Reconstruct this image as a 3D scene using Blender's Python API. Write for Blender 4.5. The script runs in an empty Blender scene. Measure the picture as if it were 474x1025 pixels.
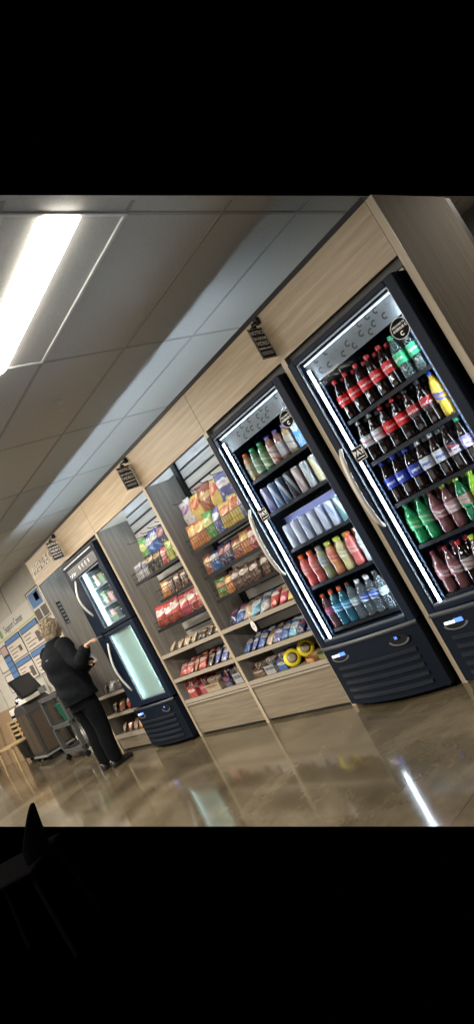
import bpy, math, random
from mathutils import Vector, Matrix, Euler
random.seed(7)
SC = bpy.context.scene
COL = SC.collection
PI = math.pi
R = math.radians

# ------------------------------------------------------------------ materials
MATS = {}
def mat(name, col=(.5, .5, .5), rough=.5, metal=0., emit=None, es=0., spec=.5, coat=0.):
    if name in MATS: return MATS[name]
    m = bpy.data.materials.new(name); m.use_nodes = True
    b = m.node_tree.nodes['Principled BSDF']
    b.inputs['Base Color'].default_value = (*col, 1)
    b.inputs['Roughness'].default_value = rough
    b.inputs['Metallic'].default_value = metal
    b.inputs['Specular IOR Level'].default_value = spec
    b.inputs['Coat Weight'].default_value = coat
    if emit:
        b.inputs['Emission Color'].default_value = (*emit, 1)
        b.inputs['Emission Strength'].default_value = es
    MATS[name] = m
    return m

def nodes(m):
    nt = m.node_tree
    return nt, nt.nodes, nt.links, nt.nodes['Principled BSDF']

def ramp(N, stops):
    r = N.new('ShaderNodeValToRGB'); e = r.color_ramp.elements
    while len(e) < len(stops): e.new(.5)
    for k, (p, c) in enumerate(stops):
        e[k].position = p; e[k].color = (*c, 1)
    return r

def speckle(name, c1, c2, scale=40, rough=.7, bump=0., detail=6, **kw):
    if name in MATS: return MATS[name]
    m = mat(name, c1, rough, **kw); nt, N, L, b = nodes(m)
    tc = N.new('ShaderNodeTexCoord'); n = N.new('ShaderNodeTexNoise')
    n.inputs['Scale'].default_value = scale; n.inputs['Detail'].default_value = detail
    L.new(tc.outputs['Object'], n.inputs['Vector'])
    r = ramp(N, [(.3, c1), (.7, c2)])
    L.new(n.outputs['Fac'], r.inputs['Fac']); L.new(r.outputs['Color'], b.inputs['Base Color'])
    if bump:
        bp = N.new('ShaderNodeBump'); bp.inputs['Strength'].default_value = bump; bp.inputs['Distance'].default_value = .01
        L.new(n.outputs['Fac'], bp.inputs['Height']); L.new(bp.outputs['Normal'], b.inputs['Normal'])
    return m

def wood(name, dark, light, axis, rough=.45):
    """laminate with the grain running along one axis"""
    if name in MATS: return MATS[name]
    m = mat(name, light, rough); nt, N, L, b = nodes(m)
    tc = N.new('ShaderNodeTexCoord'); mp = N.new('ShaderNodeMapping')
    s = [26, 26, 26]; s['xyz'.index(axis)] = 1.1
    mp.inputs['Scale'].default_value = s
    n = N.new('ShaderNodeTexNoise'); n.inputs['Scale'].default_value = 1.6; n.inputs['Detail'].default_value = 8
    n.inputs['Roughness'].default_value = .65; n.inputs['Distortion'].default_value = .35
    L.new(tc.outputs['Object'], mp.inputs['Vector']); L.new(mp.outputs['Vector'], n.inputs['Vector'])
    r = ramp(N, [(.32, dark), (.52, [(a + c) / 2 for a, c in zip(dark, light)]), (.66, light)])
    L.new(n.outputs['Fac'], r.inputs['Fac']); L.new(r.outputs['Color'], b.inputs['Base Color'])
    return m

def clear(name, tint=(.9, .95, 1), gloss=.12, rough=.03, haze=0., haze_col=(.8, .9, .9)):
    """thin clear plastic or glass: mostly see-through, with a fresnel sheen and optional frost"""
    if name in MATS: return MATS[name]
    m = bpy.data.materials.new(name); m.use_nodes = True; nt = m.node_tree; N = nt.nodes; L = nt.links
    N.remove(N['Principled BSDF']); out = N['Material Output']
    t = N.new('ShaderNodeBsdfTransparent'); t.inputs[0].default_value = (*tint, 1)
    g = N.new('ShaderNodeBsdfGlossy'); g.inputs['Roughness'].default_value = rough
    fr = N.new('ShaderNodeLayerWeight'); fr.inputs['Blend'].default_value = gloss
    mx = N.new('ShaderNodeMixShader'); L.new(fr.outputs['Fresnel'], mx.inputs[0]); L.new(t.outputs[0], mx.inputs[1]); L.new(g.outputs[0], mx.inputs[2])
    last = mx
    if haze:
        d = N.new('ShaderNodeBsdfDiffuse'); d.inputs[0].default_value = (*haze_col, 1)
        d2 = N.new('ShaderNodeBsdfTranslucent'); d2.inputs[0].default_value = (*haze_col, 1)
        a = N.new('ShaderNodeMixShader'); a.inputs[0].default_value = .6; L.new(d.outputs[0], a.inputs[1]); L.new(d2.outputs[0], a.inputs[2])
        m2 = N.new('ShaderNodeMixShader'); m2.inputs[0].default_value = haze
        L.new(last.outputs[0], m2.inputs[1]); L.new(a.outputs[0], m2.inputs[2]); last = m2
    L.new(last.outputs[0], out.inputs[0])
    MATS[name] = m
    return m

def pet(name, col, see=.35, rough=.12):
    """bottle wall with a coloured drink behind it"""
    if name in MATS: return MATS[name]
    m = mat(name, col, rough, coat=.6); nt, N, L, b = nodes(m)
    t = N.new('ShaderNodeBsdfTransparent'); t.inputs[0].default_value = (*[min(1, .25 + c) for c in col], 1)
    mx = N.new('ShaderNodeMixShader'); mx.inputs[0].default_value = see
    L.new(b.outputs[0], mx.inputs[1]); L.new(t.outputs[0], mx.inputs[2])
    g = N.new('ShaderNodeBsdfGlossy'); g.inputs['Roughness'].default_value = .16; lw = N.new('ShaderNodeLayerWeight'); lw.inputs['Blend'].default_value = .30
    pw = N.new('ShaderNodeMath'); pw.operation = 'POWER'; pw.inputs[1].default_value = 2.2; L.new(lw.outputs['Facing'], pw.inputs[0])
    m3 = N.new('ShaderNodeMixShader'); L.new(pw.outputs[0], m3.inputs[0]); L.new(mx.outputs[0], m3.inputs[1]); L.new(g.outputs[0], m3.inputs[2]); L.new(m3.outputs[0], N['Material Output'].inputs[0])
    return m

def lab(name, base, mark, second=None, rough=.35):
    """printed wrap label: base colour with a slanted wave and a ring mark, laid out in UV"""
    if name in MATS: return MATS[name]
    m = mat(name, base, rough); nt, N, L, b = nodes(m)
    uv = N.new('ShaderNodeUVMap'); w = N.new('ShaderNodeTexWave'); w.inputs['Scale'].default_value = 1.1; w.inputs['Distortion'].default_value = 5
    w.inputs['Detail'].default_value = 1.5
    w.bands_direction = 'DIAGONAL'
    L.new(uv.outputs[0], w.inputs['Vector'])
    r = ramp(N, [(.80, base), (.86, mark)]); L.new(w.outputs['Fac'], r.inputs['Fac'])
    last = r.outputs['Color']
    if second:
        sx = N.new('ShaderNodeSeparateXYZ'); L.new(uv.outputs[0], sx.inputs[0])
        c = N.new('ShaderNodeMath'); c.operation = 'LESS_THAN'; c.inputs[1].default_value = .28; L.new(sx.outputs[1], c.inputs[0])
        mx = N.new('ShaderNodeMixRGB'); mx.inputs[2].default_value = (*second, 1)
        L.new(c.outputs[0], mx.inputs[0]); L.new(last, mx.inputs[1]); last = mx.outputs[0]
    L.new(last, b.inputs['Base Color'])
    return m

def bagmat(name, c1, c2, c3, seed=0):
    """printed foil bag: ground colour, emblem ellipse, picture of the snack in the lower half"""
    if name in MATS: return MATS[name]
    m = mat(name, c1, .36, coat=.1); nt, N, L, b = nodes(m)
    uv = N.new('ShaderNodeUVMap'); sx = N.new('ShaderNodeSeparateXYZ'); L.new(uv.outputs[0], sx.inputs[0])
    def math_(op, a, bb=None):
        n = N.new('ShaderNodeMath'); n.operation = op
        for k, v in enumerate((a, bb)):
            if v is None: continue
            if isinstance(v, (int, float)): n.inputs[k].default_value = v
            else: L.new(v, n.inputs[k])
        return n.outputs[0]
    rs = random.Random(seed * 7 + 3)
    dn = N.new('ShaderNodeTexNoise'); dn.inputs['Scale'].default_value = 5 + seed % 4; L.new(uv.outputs[0], dn.inputs['Vector'])
    wob = math_('MULTIPLY', math_('SUBTRACT', dn.outputs['Fac'], .5), 1.3)
    du = math_('ADD', math_('MULTIPLY', math_('SUBTRACT', sx.outputs[0], .5 + rs.uniform(-.08, .08)), rs.uniform(1.7, 2.4)), wob)
    dv = math_('ADD', math_('MULTIPLY', math_('SUBTRACT', sx.outputs[1], rs.uniform(.6, .74)), rs.uniform(4.2, 7.5)), wob)
    rr = math_('ADD', math_('POWER', du, 2), math_('POWER', dv, 2))
    inside = math_('LESS_THAN', rr, .8)
    core = math_('LESS_THAN', rr, rs.uniform(.1, .3))
    n = N.new('ShaderNodeTexVoronoi'); n.inputs['Scale'].default_value = 7; mp = N.new('ShaderNodeMapping'); mp.inputs['Location'].default_value = (seed, seed * .7, 0)
    L.new(uv.outputs[0], mp.inputs[0]); L.new(mp.outputs[0], n.inputs['Vector'])
    low = math_('LESS_THAN', sx.outputs[1], .42); pic = math_('MULTIPLY', low, math_('LESS_THAN', n.outputs['Distance'], .38))
    def mix(f, a, c):
        x = N.new('ShaderNodeMixRGB'); L.new(f, x.inputs[0])
        if isinstance(a, tuple): x.inputs[1].default_value = (*a, 1)
        else: L.new(a, x.inputs[1])
        x.inputs[2].default_value = (*c, 1); return x.outputs[0]
    o = mix(inside, c1, c2); o = mix(core, o, tuple(x * .5 + y * .5 for x, y in zip(c1, c2))); o = mix(pic, o, c3)
    L.new(o, b.inputs['Base Color'])
    return m

# palette
M = dict(
    oak_x=wood('oak_header', (.30, .225, .14), (.46, .365, .245), 'x'),
    oak_z=wood('oak_panel_cool_lit', (.215, .20, .18), (.36, .34, .31), 'z'),  # oak greyed so its colour carries the cool light on the side panels
    oak_edge=wood('oak_edge', (.40, .33, .235), (.50, .42, .31), 'z'),
    oak_base=wood('oak_base', (.17, .14, .10), (.29, .25, .185), 'x'),
    shelf_edge=mat('shelf_edge', (.36, .32, .26), .45),
    shelf_top=wood('shelf_top', (.14, .115, .085), (.22, .185, .135), 'x'),
    slat=wood('slat_board', (.44, .42, .39), (.60, .58, .54), 'x'),
    groove=mat('groove_black', (.012, .012, .013), .5),
    black=mat('black_metal', (.009, .010, .012), .5, spec=.25),
    navy=mat('cooler_navy', (.006, .013, .030), .55, spec=.18),
    cooler=mat('cooler_shell', (.004, .008, .017), .55, spec=.14),
    coolin=mat('cooler_liner', (.028, .052, .105), .5),
    linerw=mat('liner_white', (.62, .72, .72), .4),
    wire=mat('wire_black', (.02, .02, .022), .4, .3),
    chrome=mat('chrome', (.72, .73, .75), .2, 1.),
    steel=mat('brushed_steel', (.64, .61, .56), .42, .15),
    signgrey=mat('topper_silver', (.20, .215, .225), .7),
    white=mat('white_plastic', (.75, .75, .74), .4),
    offwhite=mat('offwhite', (.76, .74, .69), .6),
    txt=mat('white_print', (.93, .93, .92), .5),
    txtdark=mat('dark_print', (.04, .04, .045), .5),
    grey=mat('mid_grey', (.20, .21, .22), .5),
    led=mat('led_tube', (.9, .95, 1), .5, emit=(.78, .90, 1.0), es=46.),
    ledw=mat('led_tube_soft', (.9, .95, 1), .5, emit=(.78, .95, 1.0), es=20.),
    ledt=mat('led_line_faint', (.9, .95, 1), .5, emit=(.85, .95, 1.0), es=3.),
    trof=mat('troffer_lens', (1, 1, 1), .5, emit=(1., .955, .86), es=13.),
    cove=mat('cove_tube', (1, 1, 1), .5, emit=(.66, .83, 1.0), es=26.),
    blueled=mat('blue_led', (.1, .2, .9), .5, emit=(.08, .22, 1.), es=1.6),
    whiteled=mat('white_badge', (.9, .9, 1), .5, emit=(.8, .85, 1.), es=1.6),
    glass=clear('door_glass', (.94, .97, 1.), .055),
    fog=clear('fogged_glass', (.92, .98, .98), .12, .1, haze=.30, haze_col=(.62, .80, .78)),
)

# ------------------------------------------------------------------ mesh helper
class MB:
    def __init__(s): s.v = []; s.f = []; s.m = []; s.uv = []
    def face(s, idx, mi=0, uv=None): s.f.append(tuple(idx)); s.m.append(mi); s.uv.append(uv)
    def box(s, x0, y0, z0, x1, y1, z1, mi=0, M4=None):
        b = len(s.v)
        P = [(x0, y0, z0), (x1, y0, z0), (x1, y1, z0), (x0, y1, z0), (x0, y0, z1), (x1, y0, z1), (x1, y1, z1), (x0, y1, z1)]
        if M4 is not None: P = [tuple(M4 @ Vector(p)) for p in P]
        s.v += P
        U = [(0, 0), (1, 0), (1, 1), (0, 1)]
        for q in ((0, 3, 2, 1), (4, 5, 6, 7), (0, 1, 5, 4), (1, 2, 6, 5), (2, 3, 7, 6), (3, 0, 4, 7)):
            s.face([b + k for k in q], mi, U)
        return s
    def rings(s, rings, mi=0, cap=True, closed=False, uv=False):
        n = len(rings[0]); b = len(s.v)
        for r in rings: s.v += [tuple(p) for p in r]
        K = len(rings); rng = K if closed else K - 1
        for i in range(rng):
            i2 = (i + 1) % K
            for j in range(n):
                j2 = (j + 1) % n
                u = [(j / n, i / (K - 1)), ((j + 1) / n, i / (K - 1)), ((j + 1) / n, (i + 1) / (K - 1)), (j / n, (i + 1) / (K - 1))] if uv else None
                s.face((b + i * n + j, b + i * n + j2, b + i2 * n + j2, b + i2 * n + j), mi[i] if isinstance(mi, (list, tuple)) else mi, u)
        if cap and not closed:
            m0 = mi[0] if isinstance(mi, (list, tuple)) else mi; m1 = mi[-1] if isinstance(mi, (list, tuple)) else mi
            s.face([b + j for j in range(n)][::-1], m0); s.face([b + (K - 1) * n + j for j in range(n)], m1)
        return s
    def lathe(s, prof, seg=16, c=(0, 0, 0), mi=0, cap=True, uv=False, sx=1, sy=1):
        return s.rings([[(c[0] + r * math.cos(2 * PI * j / seg) * sx, c[1] + r * math.sin(2 * PI * j / seg) * sy, c[2] + z) for j in range(seg)] for r, z in prof], mi, cap, False, uv)
    def tube(s, pts, r, seg=8, mi=0, cap=True, closed=False, flat=1.):
        pts = [Vector(p) for p in pts]; n = len(pts); rs = r if isinstance(r, (list, tuple)) else [r] * n
        up = None; out = []
        for i, p in enumerate(pts):
            a = pts[(i - 1) % n] if (closed or i > 0) else p; c = pts[(i + 1) % n] if (closed or i < n - 1) else p
            t = (c - a).normalized()
            if up is None:
                up = Vector((0, 0, 1)) if abs(t.z) < .9 else Vector((0, 1, 0))
            x = up.cross(t).normalized(); y = t.cross(x).normalized(); up = y
            out.append([tuple(p + (x * math.cos(2 * PI * j / seg) + y * math.sin(2 * PI * j / seg) * flat) * rs[i]) for j in range(seg)])
        return s.rings(out, mi, cap, closed)
    def prism(s, poly, a, b, axis='y', mi=0):
        """poly: list of 2D points in the plane across the axis"""
        def P(u, v, w): return {'y': (u, w, v), 'x': (w, u, v), 'z': (u, v, w)}[axis]
        n = len(poly); k = len(s.v)
        s.v += [P(u, v, a) for u, v in poly] + [P(u, v, b) for u, v in poly]
        s.face([k + j for j in range(n)], mi); s.face([k + n + j for j in range(n)][::-1], mi)
        for j in range(n): s.face((k + (j + 1) % n, k + j, k + n + j, k + n + (j + 1) % n), mi)
        return s
    def arcband(s, cx, cz, r0, r1, a0, a1, y, mi=0, seg=10, frame=None):
        """flat ring sector in the x-z plane at depth y"""
        k = len(s.v)
        for j in range(seg + 1):
            a = a0 + (a1 - a0) * j / seg
            for r in (r0, r1): s.v.append((cx + r * math.cos(a), y, cz + r * math.sin(a)))
        for j in range(seg): s.face((k + 2 * j, k + 2 * j + 2, k + 2 * j + 3, k + 2 * j + 1), mi)
        return s
    def build(s, name, mats, parent=None, loc=None, smooth=False, rot=None):
        me = bpy.data.meshes.new(name); me.from_pydata(s.v, [], s.f)
        if not isinstance(mats, (list, tuple)): mats = [mats]
        for m in mats: me.materials.append(m)
        me.polygons.foreach_set('material_index', s.m)
        if any(u is not None for u in s.uv):
            ul = me.uv_layers.new(name='UVMap'); k = 0
            for u, f in zip(s.uv, s.f):
                for j in range(len(f)):
                    ul.data[k].uv = u[j] if (u is not None and j < len(u)) else (0, 0)
                    k += 1
        if smooth: me.polygons.foreach_set('use_smooth', [True] * len(s.f))
        me.update()
        o = bpy.data.objects.new(name, me); COL.objects.link(o)
        if parent is not None: o.parent = parent
        if loc is not None: o.location = loc
        if rot is not None: o.rotation_euler = rot
        return o

def fixn(o):
    import bmesh
    bm = bmesh.new(); bm.from_mesh(o.data); bmesh.ops.recalc_face_normals(bm, faces=bm.faces); bm.to_mesh(o.data); bm.free(); return o

def autosmooth(o, ang=40):
    me = o.data
    me.polygons.foreach_set('use_smooth', [True] * len(me.polygons)); me.set_sharp_from_angle(angle=R(ang)); return o

def bevel(o, w=.004, seg=2):
    b = o.modifiers.new('bevel', 'BEVEL'); b.width = w; b.segments = seg; b.limit_method = 'ANGLE'; b.angle_limit = R(40); return o

def thing(name, label, cat, loc=(0, 0, 0), rot=(0, 0, 0), group=None):
    o = bpy.data.objects.new(name, None); COL.objects.link(o); o.location = loc; o.rotation_euler = rot
    o.empty_display_size = .05
    o['label'] = label; o['category'] = cat
    if group: o['group'] = group
    return o
def tag(o, label, cat, group=None):
    o['label'] = label; o['category'] = cat
    if group: o['group'] = group
    return o
def struct(o): o['kind'] = 'structure'; return o

def copy_tree(o, parent=None):
    c = o.copy(); COL.objects.link(c)
    if parent is not None: c.parent = parent
    for ch in list(KIDS.get(o.name, [])): copy_tree(ch, c)
    return c
KIDS = {}
def kid(o, p): KIDS.setdefault(p.name, []).append(o); return o

_txt = {}
def text_mesh(body, size, align='CENTER', depth=.0006, offset=.0):
    key = (body, size, align, depth, offset)
    if key in _txt: return _txt[key]
    cu = bpy.data.curves.new('lettering', 'FONT'); cu.body = body; cu.size = size; cu.align_x = align; cu.align_y = 'CENTER'
    cu.extrude = depth; cu.offset = offset; cu.resolution_u = 3
    o = bpy.data.objects.new('lettering', cu); COL.objects.link(o)
    dg = bpy.context.evaluated_depsgraph_get()
    me = bpy.data.meshes.new_from_object(o.evaluated_get(dg))
    bpy.data.objects.remove(o); bpy.data.curves.remove(cu)
    _txt[key] = me
    return me
def text(name, body, size, m, parent, loc, rot, align='CENTER', depth=.0006, offset=0.):
    me = text_mesh(body, size, align, depth, offset).copy(); me.materials.clear(); me.materials.append(m)
    o = bpy.data.objects.new(name, me); COL.objects.link(o); o.parent = parent; o.location = loc; o.rotation_euler = rot
    return o
FRONT = (PI / 2, 0, 0)              # text read from the room (facing -y)
SIDE = (PI / 2, 0, PI / 2)          # text read from the right (facing +x)

ORD = ['first', 'second', 'third', 'fourth', 'fifth', 'sixth', 'seventh', 'eighth', 'ninth', 'tenth', 'eleventh', 'twelfth']

# ------------------------------------------------------------------ camera
EX = Vector((0.5438328519126079, -0.37105763612798287, -0.7527031684878926))
EY = Vector((0.6892384605822148, -0.3141923894039514, 0.6528655963480495))
EZ = Vector((-0.4787443719093291, -0.873841732301536, 0.08487905073333901))
right = Vector((EX[0], EY[0], EZ[0])); down = Vector((EX[1], EY[1], EZ[1])); fwd = Vector((EX[2], EY[2], EZ[2]))
H = 1.15; D = 2.4875 * H
cam = bpy.data.cameras.new('camera'); co = bpy.data.objects.new('camera', cam); COL.objects.link(co)
mw = Matrix.Identity(4)
for i in range(3):
    mw[i][0] = right[i]; mw[i][1] = -down[i]; mw[i][2] = -fwd[i]
mw[0][3], mw[1][3], mw[2][3] = 0, -D, H
co.matrix_world = mw
cam.sensor_fit = 'HORIZONTAL'; cam.sensor_width = 36; cam.lens = 625.6 / 474 * 36
cam.clip_start = .05; cam.clip_end = 60
SC.camera = co

# ------------------------------------------------------------------ room shell
fm = mat('polished_concrete', (.2, .16, .11), .18)
nt, N, L, b = nodes(fm)
tc = N.new('ShaderNodeTexCoord')
n1 = N.new('ShaderNodeTexNoise'); n1.inputs['Scale'].default_value = 1.15; n1.inputs['Detail'].default_value = 9; n1.inputs['Roughness'].default_value = .62; n1.inputs['Distortion'].default_value = .9
n2 = N.new('ShaderNodeTexNoise'); n2.inputs['Scale'].default_value = 7; n2.inputs['Detail'].default_value = 8; n2.inputs['Distortion'].default_value = 1.6
L.new(tc.outputs['Object'], n1.inputs['Vector']); L.new(tc.outputs['Object'], n2.inputs['Vector'])
r1 = ramp(N, [(.32, (.055, .044, .027)), (.5, (.104, .084, .053)), (.66, (.175, .147, .100))])
r2 = ramp(N, [(.40, (1, 1, 1)), (.62, (.86, .85, .84)), (.72, (1.25, 1.22, 1.18))])
L.new(n1.outputs['Fac'], r1.inputs['Fac']); L.new(n2.outputs['Fac'], r2.inputs['Fac'])
mx = N.new('ShaderNodeMixRGB'); mx.blend_type = 'MULTIPLY'; mx.inputs[0].default_value = 1
L.new(r1.outputs['Color'], mx.inputs[1]); L.new(r2.outputs['Color'], mx.inputs[2]); L.new(mx.outputs[0], b.inputs['Base Color'])
rr = N.new('ShaderNodeMapRange'); rr.inputs['To Min'].default_value = .06; rr.inputs['To Max'].default_value = .15
L.new(n2.outputs['Fac'], rr.inputs['Value']); L.new(rr.outputs[0], b.inputs['Roughness'])
b.inputs['Coat Weight'].default_value = .12; b.inputs['Coat Roughness'].default_value = .08

XL = -16.5
m = MB(); m.v = [(XL, -1.425, 0), (1.2, -1.205, 0), (1.2, 2.42, 0), (XL, 2.42, 0)]; m.face((0, 1, 2, 3))
struct(m.build('floor', fm))
cm = speckle('ceiling_tile', (.56, .54, .50), (.63, .61, .57), 60, .9, bump=.15)
m = MB(); m.v = [(XL, -6.4, 2.8), (-1.888, -6.4, 2.8), (-1.714, 2.42, 2.8), (XL, 2.42, 2.8)]
m.face((0, 3, 2, 1)); struct(m.build('ceiling', cm))
tb = mat('ceiling_grid_metal', (.40, .39, .36), .6)
m = MB()
ys = [-1.56 + .61 * k for k in range(-7, 7)]
xs = [-1.885 - 1.22 * k for k in range(0, 12)]
for y in ys:
    if y > .8 and y > 2.4: continue
    m.box(XL, y - .010, 2.7965, -1.79 + .0197 * y, y + .010, 2.7995)
for x in xs: m.box(x - .010, -6.3, 2.7968, x + .010, 2.4, 2.7995)
struct(m.build('trim_1', tb))
wm = speckle('wall_paint', (.62, .60, .54), (.68, .66, .60), 9, .85)
wg = speckle('wall_grey_paint', (.22, .22, .215), (.26, .26, .25), 9, .85)
m = MB(); m.box(XL, .80, 0, -1.80, .86, 2.8); struct(m.build('wall_back', wm))
m = MB(); m.box(-6, 2.42, 0, 1.2, 2.48, 2.8); struct(m.build('wall_alcove', wg))
m = MB(); m.box(XL - .06, -1.4, 0, XL, 2.42, 2.8); struct(m.build('wall_left', wm))
m = MB(); m.box(-1.677, -1.237, .0004, -1.672, .02, .0009); m.box(-7.2, -1.30, .0004, -7.195, 0, .0009)
struct(m.build('trim_2', mat('saw_joint', (.03, .024, .018), .8)))
# wall board joints on the far wall
m = MB()
for x in (-10.44, -12.88, -15.3): m.box(x - .006, .794, 0, x + .006, .80, 2.8)
struct(m.build('trim_3', mat('wall_joint', (.22, .20, .17), .8)))

# recessed ceiling light in view
def troffer(loc, label):
    t = thing('ceiling_light', label, 'light', loc)
    f = MB()
    f.box(-.61, -.305, 0, .61, -.29, .012); f.box(-.61, .29, 0, .61, .305, .012); f.box(-.61, -.29, 0, -.595, .29, .012); f.box(.595, -.29, 0, .61, .29, .012)
    f.build('frame', M['white'], t)
    w = MB()
    for s in (-1, 1):
        n = 8; k = len(w.v)
        for i in range(n + 1):
            a = i / n; y = s * (.29 - a * .19); z = .010 + .05 * math.sin(a * PI) + .0
            w.v += [(-.595, y, z), (.595, y, z)]
        for i in range(n): w.face((k + 2 * i, k + 2 * i + 1, k + 2 * i + 3, k + 2 * i + 2))
    fixn(w.build('reflector', mat('reflector_white', (.86, .85, .82), .5), t, smooth=True))
    l = MB(); n = 8; ring = []
    for x in (-.595, .595):
        ring.append([(x, -.03 + .098 * math.cos(a), .012 - .045 * math.sin(a)) for a in [PI * i / n for i in range(n + 1)]] + [(x, -.03, .03)])
    l.rings(ring); fixn(l.build('diffuser', M['trof'], t, smooth=False))
    return t
troffer((-2.49, -1.2525, 2.79), 'recessed fluorescent ceiling light glowing bright in the tiled ceiling')
# sprinkler head
t = thing('fire_sprinkler', 'small metal sprinkler head hanging under the ceiling tiles', 'sprinkler', (-3.71, -.613, 2.8))
MB().lathe([(.035, 0), (.035, -.006), (.012, -.010), (.010, -.03), (.004, -.032)], 16).build('body', M['steel'], t, smooth=True)
m = MB(); m.lathe([(.001, -.062), (.022, -.062), (.022, -.065), (.001, -.065)], 12)
m.tube([(.01, 0, -.03), (.014, 0, -.045), (.004, 0, -.062)], .002, 6); m.tube([(-.01, 0, -.03), (-.014, 0, -.045), (-.004, 0, -.062)], .002, 6)
m.build('deflector', M['steel'], t)

# ------------------------------------------------------------------ millwork
ZH0, ZH1 = 2.11, 2.42
can = thing('display_canopy', 'long oak header running above the coolers and the snack shelves', 'canopy', (0, 0, 0))
jx = [-7.02, -5.23, -3.195, -1.375]
for k in range(3):
    m = MB(); m.box(jx[k] + (.002 if k else 0), 0, ZH0, jx[k + 1] - .002, .028, ZH1)
    m.build('header_board', M['oak_x'], can)
m = MB(); m.box(-7.02, -.006, ZH1, -1.378, .045, ZH1 + .028); m.build('top_trim', M['black'], can)
for a, b2 in ((-3.176, -2.312), (-2.270, -1.378), (-6.115, -5.252)): m = MB(); m.box(a, .03, 2.062, b2, .045, 2.12); m.build('gap_shade_board', M['groove'], can)  # black strips standing in for the shade in the gap above the coolers
m = MB(); m.box(-7.02, .028, ZH0, -6.99, .74, ZH1); m.build('end_return', M['oak_z'], can)
text('lettering', 'AVENUE C', .14, mat('letter_pewter', (.50, .47, .42), .45, .3), can, (-6.93, -.006, 2.275), FRONT, 'LEFT', .005, .001)

def panel(x0, x1, label, z1=2.11, name='oak_upright', y1=.74, both=None):
    t = thing(name, label, 'panel', (x0, 0, 0))
    m = MB(); m.box(0, .006, 0, x1 - x0, y1, z1); m.build('board', M['oak_z'], t)
    m = MB(); m.box(0, 0, 0, x1 - x0, .0058, z1); m.build('edge_band', M['oak_edge'], t)
    return t
OAKZ = M['oak_z']; M['oak_z'] = wood('oak_end_shaded', (.12, .095, .064), (.21, .17, .12), 'z', .75)  # same oak, colour darkened for the end panel's less-lit side
p = panel(-1.375, -1.335, 'tall oak end panel right of the largest cooler', 2.42, 'end_panel')
m = MB(); m.box(.002, .742, 0, .038, .80, 2.415); m.build('back_trim', M['black'], p)
M['oak_z'] = OAKZ
panel(-2.31, -2.272, 'narrow oak upright between the two wide drink coolers')
panel(-3.215, -3.178, 'narrow oak upright between snack shelves and middle cooler')
panel(-4.20, -4.165, 'oak divider between the two bays of snack shelves')
panel(-5.25, -5.215, 'oak divider between the two-door cooler and snack shelves')
p = panel(-7.02, -6.985, 'oak end panel left, behind the person, with a black vent strip')
m = MB(); m.box(.036, .09, 1.57, .042, .142, 1.85)
for k in range(6): m.box(.042, .097, 1.575 + k * .045, .046, .135, 1.603 + k * .045, 1)
m.build('vent_strip', [M['black'], M['grey']], p)

def bay(x0, x1, zs, label, slats_from=0., deep=.36, baskets=(), base=.30, upright=False, hooks=()):
    w = x1 - x0
    t = thing('snack_shelving', label, 'shelving unit', (x0, 0, 0))
    s = MB(); z = 2.30; pitch = .088
    s.box(0, deep + .006, .03, w, deep + .02, 2.30, 1)
    z = 2.30
    while z > zs[-1] + .02:
        s.box(0, deep, max(z - pitch + .019, .1), w, deep + .006, z, 0); z -= pitch
    s.build('slat_wall', [M['slat'], M['groove']], t)
    if upright:
        m = MB(); m.box(.0, deep - .03, .9, .055, deep - .001, 2.28); m.build('upright_rail', M['black'], t)
    for z in zs:
        m = MB(); m.box(.001, .012, z - .02, w - .001, deep - .002, z); sh = m.build('shelf', M['shelf_top'], t)
        m = MB(); m.box(.001, 0, z - .026, w - .001, .0115, z + .006); m.build('price_rail', M['shelf_edge'], sh)
    m = MB(); m.box(.001, .010, .025, w - .001, .03, base); m.box(.001, .03, 0, w - .001, .05, .025, 1); m.box(.001, .0, base, w - .001, .03, base + .014, 2)
    m.build('base_panel', [M['oak_base'], M['groove'], M['shelf_edge']], t)
    for (a, bb, z, h) in baskets:
        m = MB(); r = .0022
        a -= x0; bb -= x0; yd = deep - .02; yf = .045
        for zz, rad in ((z, .0035), (z + h, .0035), (z + h * .5, .002)):
            m.tube([(a, yd, zz), (a, yf, zz), (bb, yf, zz), (bb, yd, zz)], rad, 5)
        n = int((bb - a) / .032)
        for k in range(n + 1):
            x = a + (bb - a) * k / n
            m.tube([(x, yf, z + h), (x, yf, z), (x, yd, z)], r * .8, 4)
        for k in range(1, 7):
            y = yf + (yd - yf) * k / 7
            m.tube([(a, y, z), (bb, y, z)], r * .8, 4)
        m.box(a, yf - .004, z - .014, bb, yf, z + .012)
        m.build('wire_basket', M['wire'], t)
    for (x, z) in hooks:
        m = MB(); m.tube([(x - x0, deep, z), (x - x0, .09, z), (x - x0, .065, z + .014)], .003, 6); m.box(x - x0 - .01, deep - .004, z - .02, x - x0 + .01, deep, z + .01)
        m.build('peg_hook', M['wire'], t)
    return t
B1 = (-5.213, -4.202); B2 = (-4.163, -3.217)
hk2 = [(-4.02 + .145 * k, 1.86) for k in range(6)]
hk1 = [(-4.92 + .14 * k, 1.84) for k in range(5)]
bay(*B2, [.80, .56, .347], 'snack shelving bay beside the middle cooler, with three wire baskets of chips',
    baskets=[(-4.08, -3.235, 1.45, .11), (-4.08, -3.235, 1.225, .10), (-4.08, -3.235, 1.02, .09)], upright=True, hooks=hk2)
bay(*B1, [.80, .56, .347], 'snack shelving bay beside the two-door cooler, red bags in its lowest basket',
    baskets=[(-5.08, -4.22, 1.49, .10), (-4.84, -4.22, 1.245, .10), (-5.12, -4.22, 1.02, .08)], hooks=hk1)
bay(-6.983, -6.17, [.655, .425, .19], 'snack shelving bay behind the person, left of the two-door cooler', deep=.44, base=.15)
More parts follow.
